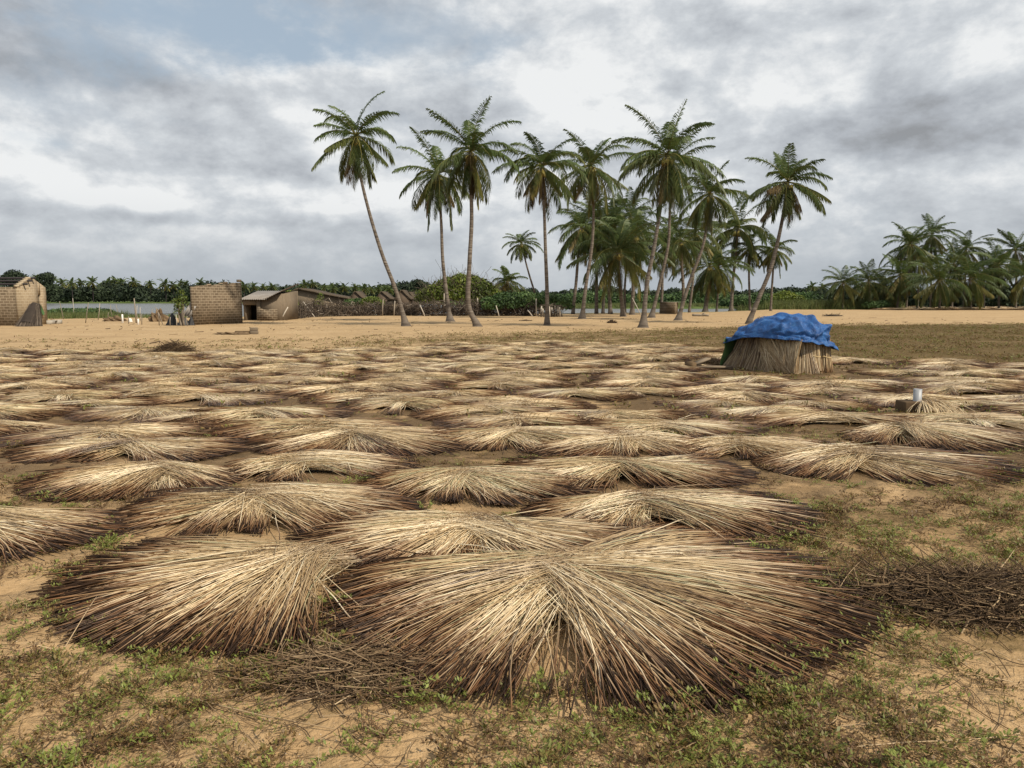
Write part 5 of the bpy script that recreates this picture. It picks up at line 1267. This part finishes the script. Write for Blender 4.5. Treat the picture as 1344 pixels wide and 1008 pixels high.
def stack():
    grp = 'reed bundles under the blue tarp'
    e1 = unit(SC - SL); e2 = unit(SR - SC); up = np.array([0, 0, 1.])
    inner = SL + e2 * .28
    labs = ['dark leftmost sheaf of the tarp covered stack', 'second sheaf from the left in the tarp stack', 'sheaf in the middle of the long side of the tarp stack', 'big pale corner sheaf of the tarp stack, splayed to the left']
    for i, f in enumerate((.10, .36, .62, .88)):
        p = SL + (SC - SL) * f + e2 * (.30 + .05 * (i % 2))
        bundle(labs[i], p - e1 * (.10 if i == 0 else 0), p + up * (.98 if i else .82) + e2 * .10 + e1 * [.14, .03, -.02, -.06][i], .40, .25, .17, 760, 50 + i, grp, .0055, (), tone=[.34, .40, .46, .55][i], base_dark=False)
    # splayed stalks fanning from the corner foot up and left over the long side
    g = np.random.default_rng(60); n = 520
    f = g.random(n)
    foot = SC - e1 * (.04 + .16 * g.random(n) + .75 * f * g.random(n) ** 2)[:, None] - e2 * .03 + e2 * g.normal(0, .03, n)[:, None]
    top = SC - e1 * (.02 + 1.05 * f)[:, None] + e2 * (.02 + .05 * g.random(n))[:, None] + up * (.80 - .36 * f * g.random(n))[:, None]
    t = np.linspace(0, 1, 6)[None, :, None]
    P = foot[:, None] * (1 - t) + top[:, None] * t - e2 * (np.sin(PI * t) * .05) - e2 * (.05 * (1 - t))
    P[:, :, 2] = np.maximum(P[:, :, 2], .01)
    V, q, tt, idx = tubes(P - SC, np.full((n, 6), .0055) * g.uniform(.7, 1.3, n)[:, None], 3)
    o = thing('reed_bundle', 'loosened sheaf fanning up from the near corner of the tarp stack', 'reed bundle', SC, 0, grp)
    obj('stalks', mesh_np('stalks', V, q, {'rnd': np.clip(g.normal(.58, .18, n), .05, .95)[idx], 't': tt * .2}), M_REEDUP, o)
    p = SC + e2 * .50 - e1 * .04; bundle('tied pale sheaf standing dark end down right of the near corner of the tarp stack', p, p + up * .82 - e1 * .05, .20, .15, .145, 520, 58, grp, .005, (.45, .92), tone=.58)
    p = SC + e2 * .90 - e1 * .02; bundle('rightmost tied sheaf with blackened foot under the hanging tarp corner', p, p + up * .75 - e1 * .04, .19, .155, .13, 480, 59, grp, .005, (.45,), tone=.45)
    for i, f in enumerate((.25, .75)):
        p = SB + (SR - SB) * f - e2 * .3; bundle(['far left sheaf on the hidden back of the tarp stack', 'far right sheaf on the hidden back of the tarp stack'][i], p, p + up * .95, .36, .33, .3, 450, 70 + i, grp, .0055, ())
    p = SM.copy(); bundle('core sheaf whose brown tips poke out of the top of the tarp', p - e1 * .2, p + up * 1.17 - e1 * .28, .30, .28, .22, 420, 73, grp, .0055, (), tone=.3)
    # tarp: rings from the crest outward and down to the hem
    nphi, nr = 200, 46; V = []; g = np.random.default_rng(2)
    ha, hb = .5 * np.linalg.norm(SC - SL) + .09, .5 * np.linalg.norm(SR - SC) + .11
    ph = np.linspace(0, 2 * PI, nphi, endpoint=False)
    def hem(phi):       # hem height round the stack (phi 0 = toward the near corner end along e1, -pi/2 = long front side)
        ks = [-PI, -2.55, -2.0, -PI / 2, -1.0, -.55, -.25, .15, .6, 1.2, PI / 2, 2.2, PI]
        hs = [.58, .56, .70, .74, .74, .73, .70, .60, .47, .55, .6, .6, .58]
        return np.interp(phi, ks, hs)
    creases = [(g.uniform(-1.1, 1.1), g.uniform(-.8, .8), g.uniform(0, PI), g.uniform(.04, .10), g.uniform(.2, .6), g.choice([-1, 1, 1]) * g.uniform(.016, .05)) for _ in range(120)]
    lum = [(-.45, -.1, .28, .07), (-.12, .0, .13, -.11), (.15, -.1, .2, .05), (.55, .1, .3, .05), (.35, -.3, .1, -.05)] + [(g.uniform(-.9, .9), g.uniform(-.5, .5), g.uniform(.1, .25), g.uniform(-.05, .03)) for _ in range(12)]
    hj = [(g.uniform(-PI, PI), g.uniform(.06, .25), g.uniform(-.07, .05)) for _ in range(18)]
    for j in range(nr):
        s = j / (nr - 1)
        for p_ in ph:
            phi = p_ - PI
            c_, s_ = math.cos(phi), math.sin(phi)
            se = (abs(c_) ** 3.0 + abs(s_) ** 3.0) ** (-1 / 3.0)      # rounded rectangle
            hm = hem(phi) + sum(A * math.exp(-(math.remainder(phi - p0, 2 * PI) / w0) ** 2) for p0, w0, A in hj)
            flare = .10 + .16 * math.exp(-((phi - .62) / .3) ** 2) + .10 * math.exp(-(math.remainder(phi + 2.5, 2 * PI) / .35) ** 2)
            rad = se * min(1, s / .62) ** .9 * (1 if s < .62 else 1 + (s - .62) / .38 * flare)
            x, y = ha * c_ * rad, hb * s_ * rad
            crest = 1.20 - .34 * max(0, -x / ha - .05) ** 1.3 - .10 * max(0, x / ha - .45) - .06 * (y / hb) ** 2
            sh = crest - .22 * min(1, s / .62) ** 2.6
            ss = sh if s < .62 else sh + (hm - sh) * ((s - .62) / .38) ** 1.05
            for lx, ly, lr, lh in lum: ss += lh * math.exp(-((x - lx) ** 2 + (y - ly) ** 2) / lr ** 2) * max(0, 1 - s * .9)
            # unfolded position on the sheet: creases run straight across it
            fx, fy = c_ * se * s * 1.25, s_ * se * s * 1.0
            fd = 0.0
            for cx, cy, ca, cw, cl, A in creases:
                dx_, dy_ = fx - cx, fy - cy; u_ = dx_ * math.cos(ca) + dy_ * math.sin(ca)
                v_ = abs(-dx_ * math.sin(ca) + dy_ * math.cos(ca))
                if v_ < cw and abs(u_) < cl: fd += A * (1 - v_ / cw) * (1 - (u_ / cl) ** 2)
            k = 1 + fd * .9 * min(1, s / .5) / .9
            V.append(SM + e1 * (x * k) + e2 * (y * k) + up * (ss + fd * (.9 if s < .62 else .9 * (1 - s) / .38)))
    V = np.array(V) - SM
    q = [[j * nphi + i, (j + 1) * nphi + i, (j + 1) * nphi + (i + 1) % nphi, j * nphi + (i + 1) % nphi] for j in range(nr - 1) for i in range(nphi)]
    me = mesh_np('tarp', V, np.array(q), None, False)
    o = obj('tarp', me, M_TARP, None, SM); tag(o, 'crumpled blue tarpaulin draped over the reed stack', 'tarp')
    md = o.modifiers.new('thickness', 'SOLIDIFY'); md.thickness = .008
    # green cloth at the left end
    V = []
    for j in range(8):
        for i in range(10):
            f = i / 9; zz = .02 + .66 * j / 7
            V.append(SL - e1 * (.16 + .03 * math.sin(f * 9 + j)) + e2 * (f * 1.0 - .05) + up * zz + e1 * (.10 * j / 7))
    q = [[j * 10 + i, j * 10 + i + 1, (j + 1) * 10 + i + 1, (j + 1) * 10 + i] for j in range(7) for i in range(9)]
    o = obj('green_sheet', mesh_np('green_sheet', np.array(V) - SL, np.array(q), {'rnd': np.full(80, .7)}, True), M_GREENCLOTH, None, SL)
    o.modifiers.new('thickness', 'SOLIDIFY').thickness = .006
    tag(o, 'green plastic sheet wrapped round the left end of the reed stack', 'plastic sheet')
stack()
# planks and straw left of the stack
A = G(912, 486)
mb = MB(); mb.box((.15, .1, .06), (1.05, .14, .05), -.05, .6); tag(obj('wooden_plank', mb.mesh('wooden_plank'), M_MUD, None, A + [.2, .1, 0]), 'flat grey plank on the ground left of the reed stack', 'plank')
mb = MB(); mb.box((0, 0, .09), (.13, .3, .18), .3, .5); tag(obj('wooden_block', mb.mesh('wooden_block'), M_EARTH, None, A + [-.08, .1, 0]), 'small upright wood block at the left end of the plank', 'wood block')
mb = MB(); mb.box((0, 0, .17), (.42, .25, .03), .2, .7, .35); tag(obj('wooden_board', mb.mesh('wooden_board'), M_MUD, None, A + [.20, .35, 0]), 'short tilted board propped behind the plank', 'board')
heap('straw_heap', 'loose brown straw heap between the plank and the reed stack', 'straw heap', 932, 481, .35, .25, .22, 260, .005, .4, M_LITTER, 88, .35, .45)

def pipe():
    p = pipe_xy
    h0 = .16; h1 = Z(1203, 510.5, p[1])[2]
    mb = MB(); R, r = .056, .048; n = 28; V = []
    for rr, z in ((R, h0 - .1), (R, h1), (r, h1), (r, h0 + .02)):
        V += [(rr * math.cos(2 * PI * i / n), rr * math.sin(2 * PI * i / n), z) for i in range(n)]
    q = [[j * n + i, j * n + (i + 1) % n, (j + 1) * n + (i + 1) % n, (j + 1) * n + i] for j in range(3) for i in range(n)]
    mb.add(np.array(V), np.array(q), .6)
    tag(obj('plastic_pipe', mb.mesh('plastic_pipe'), M_PVC, None, p), 'short upright grey plastic pipe set in a concrete footing', 'pipe')
    mb = MB(); mb.box((0, 0, .07), (.32, .28, .18), .05, .3); o = obj('pipe_footing', mb.mesh('pipe_footing'), M_EARTH, None, p + [-.06, .05, 0])
    bv = o.modifiers.new('bevel', 'BEVEL'); bv.width = .02; bv.segments = 2
    tag(o, 'rough concrete footing under the grey pipe, strewn with reeds', 'footing')
    g = np.random.default_rng(9); n = 130
    a = g.uniform(-.5, .9, n); x = a * .35
    P0 = np.stack([x * .5 + .06, g.uniform(-.16, -.1, n), np.full(n, .17) + g.normal(0, .02, n)], -1)
    P1 = np.stack([x + .1 + g.normal(0, .1, n), g.uniform(-.45, -.2, n), g.uniform(.01, .05, n)], -1)
    t = np.linspace(0, 1, 4)[None, :, None]; P = P0[:, None] * (1 - t) + P1[:, None] * t + np.array([0, 0, .04]) * np.sin(PI * t)
    V, q, tt, idx = tubes(P, np.full((n, 4), .0035), 3)
    tag(obj('straw_wisp', mesh_np('straw_wisp', V, q, {'rnd': np.clip(g.normal(.6, .2, n), .1, .95)[idx], 't': tt * .3}), M_REED, None, p), 'wisp of straw hanging over the pipe footing', 'straw')
pipe()
# big sheaf leaning on the left house
A = G(38, 428.2); U = Z(42, 400, A[1] + .5)
bundle('grey sheaf of reeds slumped against the gable of the left house', A, U + [0, .3, .05], .62, .45, .20, 420, 90, None, .012, (), mat=M_TWIG, tone=.5)
mb = MB(); q0 = G(54, 428.0); q1 = Z(41, 402, q0[1] + .45); mb.tube([np.zeros(3), (q1 - q0) / 2, q1 - q0], .03, 6, .5); tag(obj('leaning_pole', mb.mesh('leaning_pole'), M_WOOD, None, q0), 'thin pole leaning on the sheaf by the left house', 'pole')
# standing bundles and the reed screen by the right-hand grove
pos = [1311, 1318, 1324, 1330, 1336, 1343]
for i, px in enumerate(pos):
    p = G(px, 404.0); bundle(['leftmost upright reed bundle beside the dark reed screen', 'second upright reed bundle right of the dark reed screen', 'third upright reed bundle right of the dark reed screen', 'fourth upright reed bundle right of the dark reed screen', 'fifth upright reed bundle right of the dark reed screen', 'upright reed bundle cut by the right frame edge'][i],
        p, p + np.array([0, 0, 1.5]), .42, .34, .22, 160, 110 + i, 'reed bundles by the right-hand grove', .02, (.6,), tone=.35)
def screen():
    a, b = G(1271, 404.0), G(1309, 404.0); g = np.random.default_rng(5); o = thing('reed_screen', 'dark upright reed screen under the right-hand palms', 'reed screen', a)
    n = 420; W = b[0] - a[0]; x = g.uniform(0, W, n); h = 1.1 + g.normal(0, .08, n)
    P = np.stack([np.stack([x, g.normal(0, .06, n), np.zeros(n)], -1), np.stack([x + g.normal(0, .06, n), g.normal(0, .08, n), h], -1)], 1)
    V, q, tt, idx = tubes(P, np.full((n, 2), .03), 4); obj('stalks', mesh_np('stalks', V, q, {'rnd': np.clip(g.normal(.15, .12, n), 0, 1)[idx], 't': tt}), M_TWIG, o)
    for px in (1271, 1290, 1309):
        p = G(px, 403.8) - a; mb = MB(); mb.tube([p - [0, 0, .1], p + [0, 0, 1.25]], .05, 6, .2); obj('post', mb.mesh('post'), M_WOOD, o)
    a = G(1234, 403.4); o2 = thing('reed_screen', 'lower dark reed screen behind the yellow-fronded palm', 'reed screen', a); W = G(1269, 403.4)[0] - a[0]; n = 360
    x = g.uniform(0, W, n); h = .75 + g.normal(0, .06, n)
    P = np.stack([np.stack([x, g.normal(0, .06, n), np.zeros(n)], -1), np.stack([x + g.normal(0, .05, n), g.normal(0, .08, n), h], -1)], 1)
    V, q, tt, idx = tubes(P, np.full((n, 2), .03), 4); obj('stalks', mesh_np('stalks', V, q, {'rnd': np.clip(g.normal(.15, .12, n), 0, 1)[idx], 't': tt}), M_TWIG, o2)
screen()
